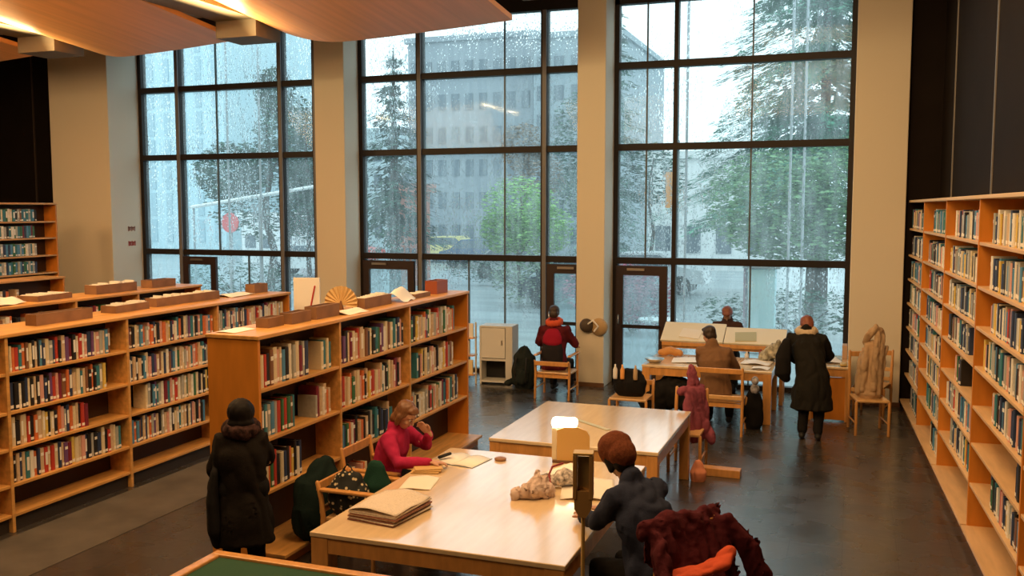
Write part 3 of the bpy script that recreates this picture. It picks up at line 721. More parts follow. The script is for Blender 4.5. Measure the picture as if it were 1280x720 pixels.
    for s, k in ((-1, 'L'), (1, 'R')):
        an = V(J['an' + k]); toe = V(J.get('toe', (0, 1, 0))); z0 = an.z - .075
        m = MB(); m.tube([Vector((an.x, an.y, z0 + .045)) - toe * .05, Vector((an.x, an.y, z0 + .045)) + toe * .06, Vector((an.x, an.y, z0 + .036)) + toe * .17], [(.042, .045), (.046, .045), (.038, .034)], 12, side=(1, 0, 0)); m.tube([an, an - Vector((0, 0, .03))], [.045, .045], 10)
        blob(m, 'shoe', shoes, t, voxel=.01, smooth=1)
    if scarf:
        m = MB(); n0 = neck + Vector((0, .0, .01)); pts = [n0 + Matrix.Rotation(a, 3, 'Z') @ Vector((.105, 0, .005 + .02 * math.sin(a))) for a in [i * PI / 5 for i in range(11)]]
        m.tube(pts, [(.055, .05)] * 11, 10); blob(m, 'scarf', scarf, t, voxel=.011, smooth=2, fold=.01, fscale=16)
    return t, HM
cl = lambda n, c, **k: mat(n, c, k.pop('rough', .9), spec=.15, bump=.25, bscale=120, **k)
DK = cl('black_cloth', (.012, .011, .011)); NAVY = cl('navy_cloth', (.026, .032, .060)); MAROON = cl('maroon_cloth', (.075, .012, .018))
PINK = cl('pink_knit', (.42, .022, .085), var=.15, vscale=10); BROWN = cl('brown_cloth', (.20, .11, .06)); DKBR = cl('dark_brown_cloth', (.06, .03, .025))
JEAN = cl('dark_denim', (.02, .025, .04)); COAT = cl('dark_coat', (.013, .010, .008)); OLIVE = cl('charcoal_coat', (.014, .013, .011))
HB = mat('black_hair', (.006, .004, .004), .65, spec=.2, var=.3, vscale=40, stretch=(6, 6, 1)); HBR = mat('chestnut_hair', (.17, .07, .028), .45, var=.3, vscale=40, stretch=(6, 6, 1))
HDB = mat('dark_hair', (.035, .02, .014), .5); HRED = mat('auburn_hair', (.22, .07, .045), .5); HGR = mat('greyish_hair', (.10, .08, .065), .5)
KNIT = cl('rust_knit', (.135, .040, .018), var=.2, vscale=60); ORANGE = cl('coral_lining', (.62, .10, .045)); MAUVE = cl('mauve_cloth', (.25, .065, .10), var=.2, vscale=9)
BEIGE = cl('beige_cloth', (.47, .32, .19), var=.15, vscale=9); GREENB = cl('dark_green_cloth', (.010, .022, .020)); BKP = cl('backpack_cloth', (.016, .022, .021))

# standing reader at the end of the central bookcase, seen from behind
J = dict(pel=(0, 0, .86), chest=(.0, .0, 1.14), neck=(.0, .02, 1.31), head=(0, .045, 1.43), look=(.0, 1, -.25), sw=.135,
         elL=(-.20, .0, 1.02), wrL=(-.20, .10, .80), elR=(.19, .08, 1.04), wrR=(.17, .30, 1.12), hdR=(-.1, 1, .1), hnR=(-1, 0, 0),
         knL=(-.09, .03, .45), anL=(-.10, -.02, .085), knR=(.09, .03, .45), anR=(.10, .0, .085), hnL=(1, 0, 0))
p, HM = person('person with black hair in long dark coat standing at the bookcase end', (-4.34, 5.9, 0), .6, J, hairstyle='long', hairmat=HB, top=COAT, pants=DK, coatlen=.34, bulk=1.0, topfold=.022, scarf=cl('patterned_scarf', (.045, .022, .02), var=.9, vscale=30))
m = MB(); m.tube([(-.20, -.06, 1.02), (-.22, -.07, .80), (-.21, -.06, .58), (-.19, -.04, .46)], [(.03, .06), (.05, .10), (.06, .11), (.04, .08)], 14)
m.tube([(-.1, -.02, 1.3), (-.2, -.05, 1.15), (-.21, -.06, 1.0)], .013, 8)
o = blob(m, 'shoulder_bag', DK, None, voxel=.012, smooth=3, fold=.012, fscale=9, loc=(-4.34, 5.9, 0), rot=(0, 0, .6)); tag(o, 'black slouchy bag hanging at the left side of the standing person', 'bag')

# pink sweater reader
J = dict(pel=(0, 0, .56), chest=(0, .08, .88), neck=(0, .14, 1.05), head=(0.02, .22, 1.19), look=(.15, 1, -.75), sw=.165,
         elL=(-.26, .28, .84), wrL=(-.07, .40, 1.0), hdL=(.25, -.45, .6), hnL=(1, 0, 0), curlL=.7, elR=(.26, .26, .80), wrR=(.16, .52, .81), hdR=(-.5, .9, -.1),
         knL=(-.12, .42, .52), anL=(-.12, .42, .09), knR=(.12, .42, .52), anR=(.12, .42, .09))
person('person with short chestnut hair in pink sweater reading at the near table', (-3.89, 7.38, 0), -PI / 2, J, hairstyle='bob', hairmat=HBR, top=PINK, pants=DK, bulk=.98, topfold=.010)
# dark jacket reader with rust knitted hat
J = dict(pel=(0, 0, .56), chest=(0, .10, .95), neck=(0, .24, 1.15), head=(0, .37, 1.285), look=(.1, .8, -.75), sw=.18,
         elL=(-.22, .30, .88), wrL=(-.12, .58, .815), hdL=(.4, .9, 0), elR=(.22, .38, .88), wrR=(.10, .64, .815), hdR=(-.4, .9, 0),
         knL=(-.12, .42, .50), anL=(-.12, .40, .09), knR=(.12, .42, .50), anR=(.12, .40, .09))
person('person in rust brown knitted hat and navy jacket bending over papers', (-1.19, 6.03, 0), .96, J, skin=SKIND, hairstyle='bob', hairmat=HB, top=NAVY, pants=DK, hood=KNIT, bulk=1.14, topfold=.026)
# brown jacket reader, back to camera
J = dict(pel=(0, 0, .54), chest=(-.02, .03, .93), neck=(-.06, .08, 1.14), head=(-.12, .13, 1.29), look=(-.9, .7, -.35), sw=.165,
         elL=(-.23, .20, .84), wrL=(-.14, .36, 1.06), hdL=(.1, -.3, .6), hnL=(1, 0, 0), elR=(.24, .22, .82), wrR=(.12, .5, .82), hdR=(-.6, .8, 0),
         knL=(-.14, .45, .50), anL=(-.14, .42, .09), knR=(.14, .45, .50), anR=(.14, .42, .09))
person('person in tan brown jacket seated with back to us by window table', (-1.68, 12.72, 0), 0, J, hairstyle='short', hairmat=HDB, top=BROWN, pants=DK, bulk=1.18, topfold=.012)
# red/black coat person against the middle column
J = dict(pel=(0, 0, .50), chest=(0, .04, .90), neck=(-.02, .07, 1.16), head=(-.03, .10, 1.33), look=(-.2, 1, -.3), sw=.19,
         elL=(-.30, .14, .82), wrL=(-.26, .36, .76), elR=(.30, .14, .82), wrR=(.26, .36, .76),
         knL=(-.14, .42, .48), anL=(-.14, .42, .09), knR=(.14, .42, .48), anR=(.14, .42, .09))
p, HM = person('person in red and black coat seated facing the middle window', (-4.44, 14.22, 0), 0, J, hairstyle='short', hairmat=HDB, top=cl('red_black_coat', (.10, .012, .018), var=.55, vscale=3.5), pants=DK, bulk=1.12, topfold=.02, scarf=ORANGE)
blob(MB().tube([(0, -.09, .52), (0, -.105, .62), (0, -.10, .76), (0, -.085, .84)], [(.17, .07), (.185, .06), (.185, .06), (.16, .05)], 16, side=(1, 0, 0)), 'coat_back', cl('charcoal_wool', (.02, .018, .022)), p, voxel=.014, smooth=3, fold=.01)
blob(MB().tube([(0, -.10, .86), (0, -.095, .96), (0, -.06, 1.04)], [(.165, .06), (.16, .06), (.12, .05)], 16, side=(1, 0, 0)), 'coat_yoke', cl('crimson_cloth', (.30, .012, .035)), p, voxel=.014, smooth=3, fold=.008)
# hooded person behind the sloped desk
J = dict(pel=(0, 0, .62), chest=(0, .02, 1.0), neck=(0, .03, 1.18), head=(0, .07, 1.31), look=(0, .55, -.9), sw=.18,
         elL=(-.26, .05, .86), wrL=(-.14, .14, .92), elR=(.26, .05, .86), wrR=(.14, .14, .92), knL=(-.12, .10, .50), anL=(-.12, .02, .09), knR=(.12, .10, .50), anR=(.12, .02, .09))
person('person with auburn hair bent low behind the sloped desk', (-1.86, 15.42, 0), PI, J, hairstyle='short', hairmat=HRED, top=DKBR, pants=DK, bulk=.98)
# black coat person leaning over the side desk
J = dict(pel=(.05, 0, .84), chest=(-.03, .14, 1.18), neck=(-.05, .26, 1.36), head=(-.05, .36, 1.46), look=(-.25, .8, -.8), sw=.19,
         elL=(-.30, .32, 1.05), wrL=(-.16, .62, .90), elR=(.24, .38, 1.05), wrR=(.12, .62, .88), hdL=(0, 1, -.2), hdR=(0, 1, -.2),
         knL=(-.04, .02, .45), anL=(-.06, -.04, .085), knR=(.14, .02, .45), anR=(.14, -.06, .085))
person('person in long black coat standing and leaning over the right desk', (-.48, 12.62, 0), 0, J, hairstyle='short', hairmat=HRED, top=OLIVE, pants=DK, coatlen=.36, bulk=1.15, topfold=.02, scarf=cl('cream_scarf', (.55, .45, .32)))
m = MB(); m.tube([(-.26, -.02, 1.25), (-.30, -.06, 1.05), (-.30, -.06, .85), (-.26, -.04, .78)], [(.06, .06), (.10, .09), (.11, .09), (.07, .06)], 14)
o = blob(m, 'shoulder_bag', DK, None, voxel=.013, smooth=3, fold=.012, loc=(-.50, 12.66, 0)); tag(o, 'black bag slung at the left side of the leaning black coat person', 'bag')

# ------------------------------------------------------------------ coats, bags
m = MB(); m.tube([(-.02, -.30, .90), (.0, -.1, .94), (0, .12, .90), (-.02, .32, .93)], [(.06, .05), (.07, .065), (.075, .06), (.055, .05)], 12)
m.tube([(.03, 0, .88), (.10, 0, .68), (.14, .0, .42), (.16, 0, .22)], [(.30, .05), (.34, .07), (.35, .08), (.27, .05)], 18, side=(0, 1, 0))
m.tube([(-.08, 0, .88), (-.10, 0, .66)], [(.26, .04), (.24, .03)], 14, side=(0, 1, 0))
for y_, z0_ in ((-.27, .30), (-.16, .20), (-.05, .28), (.07, .16), (.18, .26), (.29, .22)): m.tube([(.05, y_, .90), (.15, y_ * 1.08, .60), (.21, y_ * 1.15, z0_)], [.035, .042, .05], 9)
m.tube([(.08, .32, .90), (.2, .42, .72), (.27, .47, .48), (.30, .46, .34)], [(.06, .04), (.08, .05), (.075, .045), (.05, .03)], 12)
m.tube([(.10, -.28, .84), (.25, -.36, .60), (.42, -.40, .50), (.55, -.38, .46)], [(.07, .045), (.08, .05), (.07, .05), (.05, .03)], 12)
o = blob(m, 'hung_coat', MAROON, None, voxel=.011, smooth=2, fold=.030, fscale=10, fold2=.006, loc=(-.97, 5.83, .09), rot=(0, 0, -.61))
tag(o, 'maroon coat draped over the near chair behind the navy jacket person', 'coat')
m = MB(); m.tube([(.13, -.30, .66), (.26, -.12, .70), (.28, .06, .72), (.24, .18, .76)], [(.03, .06), (.035, .07), (.035, .07), (.04, .05)], 12)
blob(m, 'coat_lining', ORANGE, o, voxel=.01, smooth=2, fold=.012, fscale=14)
# mauve coat
m = MB(); m.tube([(0, -.18, .90), (0, .18, .90)], [(.05, .05)] * 2, 12); m.tube([(0, .02, .96), (-.02, .02, 1.08), (-.03, .02, 1.16)], [(.10, .05), (.09, .045), (.06, .03)], 12, side=(0, 1, 0))
m.tube([(.05, 0, .88), (.09, -.02, .62), (.12, -.03, .34)], [(.20, .05), (.22, .06), (.14, .05)], 14, side=(0, 1, 0)); m.tube([(.12, .1, .5), (.2, .12, .3)], [.07, .05], 10)
o = blob(m, 'hung_coat', MAUVE, None, voxel=.011, smooth=2, fold=.028, fscale=9, fold2=.006, loc=(-1.70, 10.82, 0), rot=(0, 0, -.5)); tag(o, 'mauve fringed coat hanging on a chair at the second table', 'coat')
m = MB(); m.tube([(0, 0, .0), (0, 0, .10), (0, 0, .2)], [(.08, .06), (.09, .07), (.05, .04)], 12); o = blob(m, 'coral_cloth', mat('coral_cloth', (.75, .28, .16), .8), None, voxel=.009, smooth=2, fold=.012, fscale=15, loc=(-1.52, 10.2, .0)); tag(o, 'small coral pink bundle on the floor below the mauve coat', 'cloth')
# beige coat heap on chair
m = MB(); m.tube([(0, .0, .52), (0, .05, .8), (.02, .12, 1.05), (.03, .16, 1.18)], [(.15, .13), (.14, .10), (.13, .075), (.10, .06)], 16, side=(1, 0, 0))
for x_, y_, z1_, z0_, r_ in ((-.13, -.02, 1.05, .55, .045), (-.07, -.05, 1.18, .60, .045), (-.01, -.02, 1.22, .52, .04), (.06, -.06, 1.34, .62, .045), (.12, -.02, 1.30, .54, .045), (.16, .03, 1.15, .70, .035)):
    m.tube([(x_ + .03, y_ + .12, z1_), (x_, y_ + .02, (z1_ + z0_) / 2 + .1), (x_ - .02, y_ - .03, z0_)], [(r_ * .8, r_), (r_, r_ * 1.1), (r_ * 1.2, r_)], 10)
m.tube([(-.08, .10, 1.20), (-.02, .04, 1.33), (.06, .05, 1.42), (.12, .12, 1.36), (.14, .14, 1.22)], [.035, .05, .045, .05, .035], 10)
o = blob(m, 'beige_coat', BEIGE, None, voxel=.010, smooth=4, fold=.018, fscale=11, fold2=.004, loc=(.28, 13.22, 0)); tag(o, 'crumpled beige coat piled high on the chair by right column', 'coat')
# dark green bag and floral bag
m = MB(); m.tube([(0, 0, .08), (0, 0, .28), (0, .02, .48), (.02, .05, .62)], [(.25, .15), (.29, .17), (.25, .14), (.12, .08)], 18, side=(.3, 1, 0)); m.tube([(0, -.1, .5), (.02, 0, .62), (.02, .12, .52)], .016, 8)
o = blob(m, 'tote_bag', GREENB, None, voxel=.012, smooth=3, fold=.03, fscale=7, loc=(-4.34, 7.0, .122)); tag(o, 'large dark green bag slumped on the central bookcase bottom deck', 'bag')
m = MB(); m.tube([(0, 0, .06), (0, 0, .2), (0, 0, .3)], [(.17, .10), (.19, .12), (.13, .06)], 16, side=(1, .2, 0)); m.tube([(-.12, 0, .28), (0, 0, .42), (.12, 0, .28)], .013, 8)
FLOR = mat('floral_cloth', (.02, .02, .02), .8)
n_ = FLOR.node_tree.nodes; l_ = FLOR.node_tree.links; v_ = n_.new('ShaderNodeTexVoronoi'); v_.inputs['Scale'].default_value = 24; tcx = n_.new('ShaderNodeTexCoord'); l_.new(tcx.outputs['Object'], v_.inputs['Vector'])
r_ = n_.new('ShaderNodeValToRGB'); r_.color_ramp.elements[0].color = (.65, .55, .35, 1); r_.color_ramp.elements[1].color = (.008, .012, .012, 1); r_.color_ramp.elements[0].position = .22; r_.color_ramp.elements[1].position = .34
l_.new(v_.outputs['Distance'], r_.inputs['Fac']); l_.new(r_.outputs['Color'], n_['Principled BSDF'].inputs['Base Color'])
o = blob(m, 'floral_bag', FLOR, None, voxel=.01, smooth=2, fold=.015, fscale=10, loc=(-3.88, 6.70, .462)); tag(o, 'black floral patterned bag resting on the armchair seat', 'bag')
m = MB(); m.tube([(0, 0, .06), (0, 0, .2), (0, 0, .36)], [(.12, .08), (.13, .09), (.08, .05)], 14)
o = blob(m, 'green_jacket', cl('bottle_green_cloth', (.012, .05, .035)), None, voxel=.012, smooth=2, fold=.015, loc=(-3.74, 6.93, .462)); tag(o, 'bottle green jacket rolled up beside the floral bag', 'jacket')
# rucksack near window
m = MB(); m.tube([(0, 0, .08), (0, 0, .3), (0, 0, .52), (0, 0, .62)], [(.20, .14), (.21, .15), (.18, .13), (.12, .09)], 16, side=(1, 0, 0)); m.ell((0, -.16, .22), (.13, .06, .14)); m.tube([(-.05, 0, .62), (0, 0, .72), (.05, 0, .62)], .016, 8)
m.tube([(-.22, .0, .1), (-.28, -.05, .07)], [.06, .05], 10)
t = thing('rucksack', 'dark green rucksack standing on the floor left of the red coat person', 'backpack', (-5.08, 14.6, 0)); blob(m, 'sack', BKP, t, voxel=.013, smooth=2, fold=.02, fscale=10)
m = MB(); m.tube([(.09, -.15, .52), (.10, -.22, .34), (.08, -.17, .12)], .014, 8); m.tube([(-.09, -.15, .52), (-.10, -.22, .34), (-.08, -.17, .12)], .014, 8); m.build('strap', BLACK, t, True)
# tote with bottles on chair behind second table
m = MB(); m.tube([(0, 0, .06), (0, 0, .2), (0, 0, .28)], [(.22, .12), (.24, .13), (.2, .1)], 16, side=(1, 0, 0)); o = blob(m, 'tote_bag', DK, None, voxel=.013, smooth=2, fold=.015, loc=(-2.80, 12.45, .442)); tag(o, 'black tote on the pale low chair behind the second table', 'bag')
for i, (x, c, lb) in enumerate(((-2.88, (.85, .4, .12), 'orange bottle leaning out of the black tote'), (-2.70, (.5, .35, .2), 'brown bottle leaning out of the black tote'), (-2.98, (.8, .8, .8), 'white cup beside the orange bottle in the black tote'))):
    o = MB().lathe([(.028, 0), (.03, .02), (.03, .13), (.012, .17), (.012, .2)]).build('bottle' if i < 2 else 'cup', mat('bottle%d' % i, c, .3), None, True, loc=(x, 12.34, .68)); tag(o, lb, 'bottle' if i < 2 else 'cup')

# ------------------------------------------------------------------ things on the near table
random.seed(3)
t_news = t = thing('newspaper_stack', 'messy stack of folded newspapers and magazines on near table corner', 'newspapers', (-3.14, 6.03, .751), -.12)
for k in range(7):
    m = MB(); M = Matrix.Translation((random.uniform(-.012, .012), random.uniform(-.012, .012), 0)) @ Matrix.Rotation(random.uniform(-.05, .05), 4, 'Z')
    m.box(-.20, -.25, k * .011 + .0005, .20, .25, k * .011 + .0105, M=M, bev=.003); m.build('newspaper', NEWSD if k < 5 and k % 2 == 0 else NEWS, t)
SHEETS = []
def sheet(name, label, cat, loc, rot, w_, h_, m_, bend=.015, parent=None, curl=1.0, nx=14, ny=10, th=.0018):
    mb = MB(); vs = []
    for j in range(ny + 1):
        for i in range(nx + 1):
            u, v = i / nx, j / ny; z = bend * (math.sin(u * PI * curl) ** 2 * .8 + .4 * noise.noise(Vector((u * 2.5, v * 2.5, loc[0] * 3))) + .2)
            vs.append(((u - .5) * w_, (v - .5) * h_, max(.0012, z)))
    N = len(vs); vs += [(x, y, z + th) for x, y, z in vs]; fs = []
    for j in range(ny):
        for i in range(nx): a = j * (nx + 1) + i; fs += [(a, a + nx + 1, a + nx + 2, a + 1), (N + a, N + a + 1, N + a + nx + 2, N + a + nx + 1)]
    for i in range(nx): a = ny * (nx + 1) + i; fs += [(i, i + 1, N + i + 1, N + i), (a, N + a, N + a + 1, a + 1)]
    for j in range(ny): a = j * (nx + 1); c = a + nx; fs += [(a, N + a, N + a + nx + 1, a + nx + 1), (c, c + nx + 1, N + c + nx + 1, N + c)]
    mb.add(vs, fs); o = mb.build(name, m_, parent, True, loc=loc, rot=(0, 0, rot))
    if label: tag(o, label, cat)
    return o
sheet('paper_sheet', 'cream sheet lying at the table edge below the pink sweater arm', 'paper', (-3.27, 6.80, .751), .2, .26, .36, PAPER, .012)
o = sheet('loose_page', None, None, (0, .0, .078), .04, .40, .50, NEWS, .035); o.parent = t_news
# open book by the pink reader: two page halves and cover
t = thing('open_book', 'white open picture book lying flat beyond the pink sweater reader', 'book', (-3.22, 7.56, .751), -.15)
for s in (-1, 1):
    m = MB(); vs = []
    for i in range(9):
        u = i / 8; x = s * u * .21; z = .004 + .02 * math.sin(PI * min(1, u * 1.1 + .02)) * (1 - u * .4)
        vs += [(x, -.17, z), (x, .17, z), (x, -.17, .003), (x, .17, .003)]
    fs = []
    for i in range(8): a = i * 4; fs += [(a, a + 1, a + 5, a + 4), (a + 2, a + 6, a + 7, a + 3), (a, a + 4, a + 6, a + 2), (a + 1, a + 3, a + 7, a + 5)]
    fs += [(0, 2, 3, 1), (32, 33, 35, 34)]; m.add(vs, fs); m.build('pages', PAPERW, t, True)
MB().box(-.215, -.175, .0, .215, .175, .0025).build('cover', mat('blue_cover', (.08, .16, .25), .5), t)
# brown magazine held by her
t = thing('folded_magazine', 'tan folded magazine under the hands of the pink sweater reader', 'magazine', (-3.40, 7.22, .751), .3)
for k in range(3): MB().box(-.12, -.17 + k * .01, k * .012 + .0005, .12, .17 - k * .01, k * .012 + .012, bev=.004, M=Matrix.Rotation(k * .12, 4, 'Z')).build('pages', mat('tan_page', (.62, .40, .16), .6), t)
o = MB().tube([(-.05, 0, .0), (.05, 0, .03)], [(.012, .03), (.012, .03)], 12).build('glasses_case', BLACK, None, True, loc=(-3.36, 7.50, .785), rot=(0, 0, .6)); tag(o, 'small black case beside the white open book', 'case')
o = MB().lathe([(.045, 0), (.052, .004), (.052, .018), (.04, .024), (.015, .02)]).build('wooden_coaster', mat('coaster', (.32, .16, .07), .5), None, True, loc=(-2.90, 7.69, .751)); tag(o, 'small round brown dish alone on the near tabletop', 'dish')
# crumpled pale scarf
m = MB(); m.tube([(-.14, -.06, .03), (-.02, -.02, .05), (.12, .03, .04)], [(.05, .03), (.08, .05), (.07, .04)], 12); m.tube([(0, .0, .05), (.02, .02, .13), (.03, .03, .19)], [.085, .055, .02], 12); m.tube([(.05, .05, .06), (.09, .06, .15)], [.06, .02], 10)
o = blob(m, 'crumpled_cloth', cl('pale_pink_cloth', (.66, .52, .47), var=.2, vscale=14), None, voxel=.009, smooth=1, fold=.03, fscale=16, fold2=.01, loc=(-2.27, 6.76, .752), rot=(0, 0, .2)); tag(o, 'crumpled pale pink cloth standing in a peak on the near table', 'cloth')
# patterned folded cap with dark red rim
m = MB(); m.tube([(-.08, 0, .05), (0, 0, .09), (.09, 0, .06)], [(.05, .06), (.07, .08), (.05, .06)], 12)
t = thing('patterned_hat', 'black and white patterned cap with red rim beside the brass lamp', 'hat', (-2.13, 7.12, .752), .5)
PT = mat('speckled_cloth', (.5, .45, .42), .8, var=.85, vscale=30); blob(m, 'crown', PT, t, voxel=.009, smooth=2, fold=.012, fscale=18)
m = MB(); m.tube([(-.115, -.06, .01), (-.13, 0, .10), (-.09, .06, .15), (0, .08, .17)], .009, 8); m.build('rim', mat('dark_red', (.25, .02, .03), .6), t, True)
sheet('newspaper', 'open newspaper spread in front of the navy jacket person', 'newspaper', (-1.93, 7.10, .752), .25, .42, .56, PAPER, .022)
sheet('paper_sheet', 'loose curled sheet behind the brass lamp, left of open newspaper', 'paper', (-2.22, 7.5, .752), -.3, .30, .36, PAPERW, .03, curl=2)
# strip of paper on second table
tag(MB().box(-.03, -.36, 0, .03, .36, .004).build('pale_strip', mat('pale_green', (.5, .5, .35), .5), loc=(-2.55, 9.35, .752), rot=(0, 0, .9)), 'thin pale strip lying across the second reading table', 'strip')
sheet('newspaper', 'white newspaper spread on the window table before brown jacket person', 'newspaper', (-2.15, 13.75, .752), .1, .6, .45, PAPERW, .02)
sheet('paper_sheet', 'white papers on the window table right of brown jacket person', 'paper', (-1.25, 13.9, .752), -.1, .42, .4, PAPERW, .02)
sheet('paper_sheet', 'white paper at the front right edge of window table', 'paper', (-1.15, 13.42, .752), -.1, .24, .2, PAPERW, .02)
sheet('paper_sheet', 'papers fanned across the cluttered side desk', 'paper', (-.3, 14.3, .782), .2, .4, .6, PAPERW, .03)
o = MB().lathe([(.0, 0), (.08, .002), (.14, .05), (.145, .06), (.13, .055), (.07, .012), (.0, .01)]).build('metal_bowl', STEEL, None, True, loc=(-2.66, 13.45, .752)); tag(o, 'shiny metal bowl at the left end of window table', 'bowl')
o = blob(MB().tube([(-.14, 0, .05), (0, 0, .09), (.14, 0, .05)], [(.05, .06), (.07, .08), (.05, .05)], 12), 'tan_cap', mat('tan_leather', (.6, .28, .08), .6), None, voxel=.01, smooth=1, fold=.012, loc=(-2.55, 14.1, .752)); tag(o, 'tan leather cap on the window table behind the metal bowl', 'cap')
# objects between window tables: cups, small speaker
for i, (x, y, c, r, h) in enumerate(((-1.42, 14.15, (.7, .7, .72), .03, .12), (-1.22, 14.2, (.25, .03, .03), .03, .16), (-1.05, 14.15, (.3, .35, .32), .03, .18))):
    o = MB().lathe([(r, 0), (r, h * .7), (r * .45, h * .85), (r * .45, h)]).build('bottle', mat('wbottle%d' % i, c, .3), None, True, loc=(x, y, .752)); tag(o, ('short silver bottle', 'dark red bottle', 'tall grey bottle')[i] + ' standing on the back of window table', 'bottle')
# camouflage jacket heap left of the black coat person
m = MB(); m.tube([(-.12, 0, .06), (0, .02, .16), (.14, 0, .08)], [(.08, .09), (.11, .11), (.08, .08)], 14); m.tube([(.02, 0, .15), (.08, .02, .26)], [.08, .05], 10)
CAMO = mat('camouflage_cloth', (.36, .34, .27), .85, var=.7, vscale=14)
o = blob(m, 'camouflage_jacket', CAMO, None, voxel=.011, smooth=1, fold=.03, fscale=12, loc=(-.85, 14.6, .90)); tag(o, 'mottled grey green jacket heaped at the right end of sloped desk', 'jacket')
o.location = (-1.05, 14.1, .752)
# black and white football-like helmet hanging by brown jacket chair
o = MB().ell((0, 0, .0), (.05, .05, .06)).ell((.0, 0, -.11), (.06, .05, .07)).build('checked_bag', mat('checked_cloth', (.3, .3, .34), .6, var=.98, vscale=14), None, True, loc=(-1.16, 12.72, .70)); tag(o, 'small black and white checked bag hanging beside the brown jacket chair', 'bag')
m = MB(); m.tube([(0, 0, .05), (0, 0, .3), (0, 0, .48)], [(.13, .11), (.14, .12), (.09, .07)], 14); o = blob(m, 'rucksack', DK, None, voxel=.014, smooth=2, fold=.015, loc=(-1.20, 12.95, 0)); tag(o, 'black rucksack on the floor right of the brown jacket chair', 'backpack')
m = MB(); m.tube([(-.3, 0, .2), (0, .05, .36), (.32, .0, .28)], [(.22, .19), (.27, .22), (.2, .18)], 14); o = blob(m, 'dark_filler_coat', DK, None, voxel=.015, smooth=2, fold=.03, loc=(-2.38, 13.35, .0)); tag(o, 'black coat heap enlarged to fill the shade under the window table', 'coat')  # black heap sized to fill in the shade below the tabletop
# side desk front panel and clutter
MB().box(-.22, -.52, .02, .28, -.50, .625).build('front_panel', WOODP, SD)
o = MB().tube([(0, -.08, 0), (0, .1, 0)], [(.05, .02)] * 2, 12, side=(1, 0, 0)).build('ochre_roll', mat('ochre', (.55, .38, .12), .6), None, True, loc=(-.06, 13.84, .805)); tag(o, 'ochre rolled item on the side desk front corner', 'roll')
for i, (x, y, h, c, lb) in enumerate(((-.46, 14.55, .22, (.7, .75, .73), 'pale box file nearest the leaning person on side desk'), (-.36, 14.6, .26, (.85, .85, .82), 'white box file next to the pale one on side desk'), (-.05, 14.62, .20, (.5, .32, .2), 'tan box at the wall end of side desk'))):
    tag(MB().box(-.035, -.12, 0, .035, .12, h, bev=.004).build('box_file', mat('boxfile%d' % i, c, .6), loc=(x, y, .782)), lb, 'box file')

# ------------------------------------------------------------------ white cabinet, display rack, wall objects
t = thing('white_cabinet', 'pale grey upright cabinet with open black bay by the middle window', 'cabinet', (-5.66, 14.95, 0), .08)
m = MB(); m.box(-.29, -.2, 0, -.26, .2, 1.0); m.box(.17, -.2, 0, .29, .2, 1.0); m.box(-.26, -.2, .97, .17, .2, 1.0); m.box(-.26, .17, .04, .17, .2, .97); m.box(-.26, -.2, .03, .17, .2, .06); m.box(-.26, -.195, .40, .17, .2, .44)
m.build('body', GREYP, t)
cd = MB().box(-.255, -.215, .45, .165, -.2, .965, bev=.004).build('door', mat('cabinet_door', (.66, .66, .63), .5), t)
MB().box(-.255, .1, .065, .165, .165, .395).build('inner_panel', BLACK, t)
MB().box(.1, -.225, .68, .12, -.216, .76).build('handle', STEEL, cd)
t = thing('display_rack', 'narrow rack of leaflets between the central bookcase and grey cabinet', 'rack', (-6.14, 14.7, 0), 0)
for s in (-1, 1):
    MB().box(s * .15 - .012, -.012, 0, s * .15 + .012, .012, 1.06).build('post', mat('rack_post', (.6, .55, .45), .5), t)
for z in (.15, .48, .78): MB().box(-.138, -.1, z, .138, .1, z + .02).build('shelf', WOODC, t)
for i, (z, x, c) in enumerate(((.80, -.08, (.85, .82, .75)), (.80, .0, (.7, .3, .1)), (.80, .085, (.85, .83, .8)), (.5, -.04, (.75, .65, .5)), (.17, .02, (.7, .55, .3)))):
    o = MB().box(-.035 if i < 3 else -.09, -.02, 0, .035 if i < 3 else .09, .02, .24).build('leaflet', mat('leaf%d' % i, c, .6), loc=(-6.14 + x, 14.66, z + .0005)); tag(o, ('cream leaflet pile left on the rack top shelf', 'orange leaflet pile on the rack top shelf', 'white leaflet pile right on the rack top shelf', 'tan leaflets on the middle rack shelf', 'ochre leaflets on the lowest rack shelf')[i], 'leaflets')
o = blob(MB().ell((0, 0, .06), (.09, .08, .07)), 'red_cap', mat('red_cap', (.35, .02, .03), .8), None, voxel=.01, smooth=1, fold=.006, loc=(-6.22, 14.7, 1.05)); tag(o, 'small dark red cap on top of the leaflet rack', 'cap')
# round object on the middle column
t = thing('wall_fixture', 'round tan and dark disc mounted low on the middle column', 'wall fixture', (-4.0, 15.09, 1.02))
m = MB(); m.lathe([(.14, 0), (.15, .02), (.12, .06), (.03, .08)]); o = m.build('tan_disc', mat('straw', (.5, .34, .17), .7), t, True, loc=(.08, 0, 0), rot=(PI / 2, 0, 0)); 
m = MB(); m.lathe([(.11, 0), (.12, .03), (.10, .08), (.04, .1)]); m.build('dark_disc', mat('dark_disc', (.07, .05, .035), .6), t, True, loc=(-.13, -.02, .02), rot=(PI / 2, 0, 0))
m = MB(); m.tube([(-.1, -.1, .05), (0, -.12, .12), (.08, -.09, .02), (.02, -.11, -.06)], .016, 8); m.build('white_strap', PAPERW, t, True)
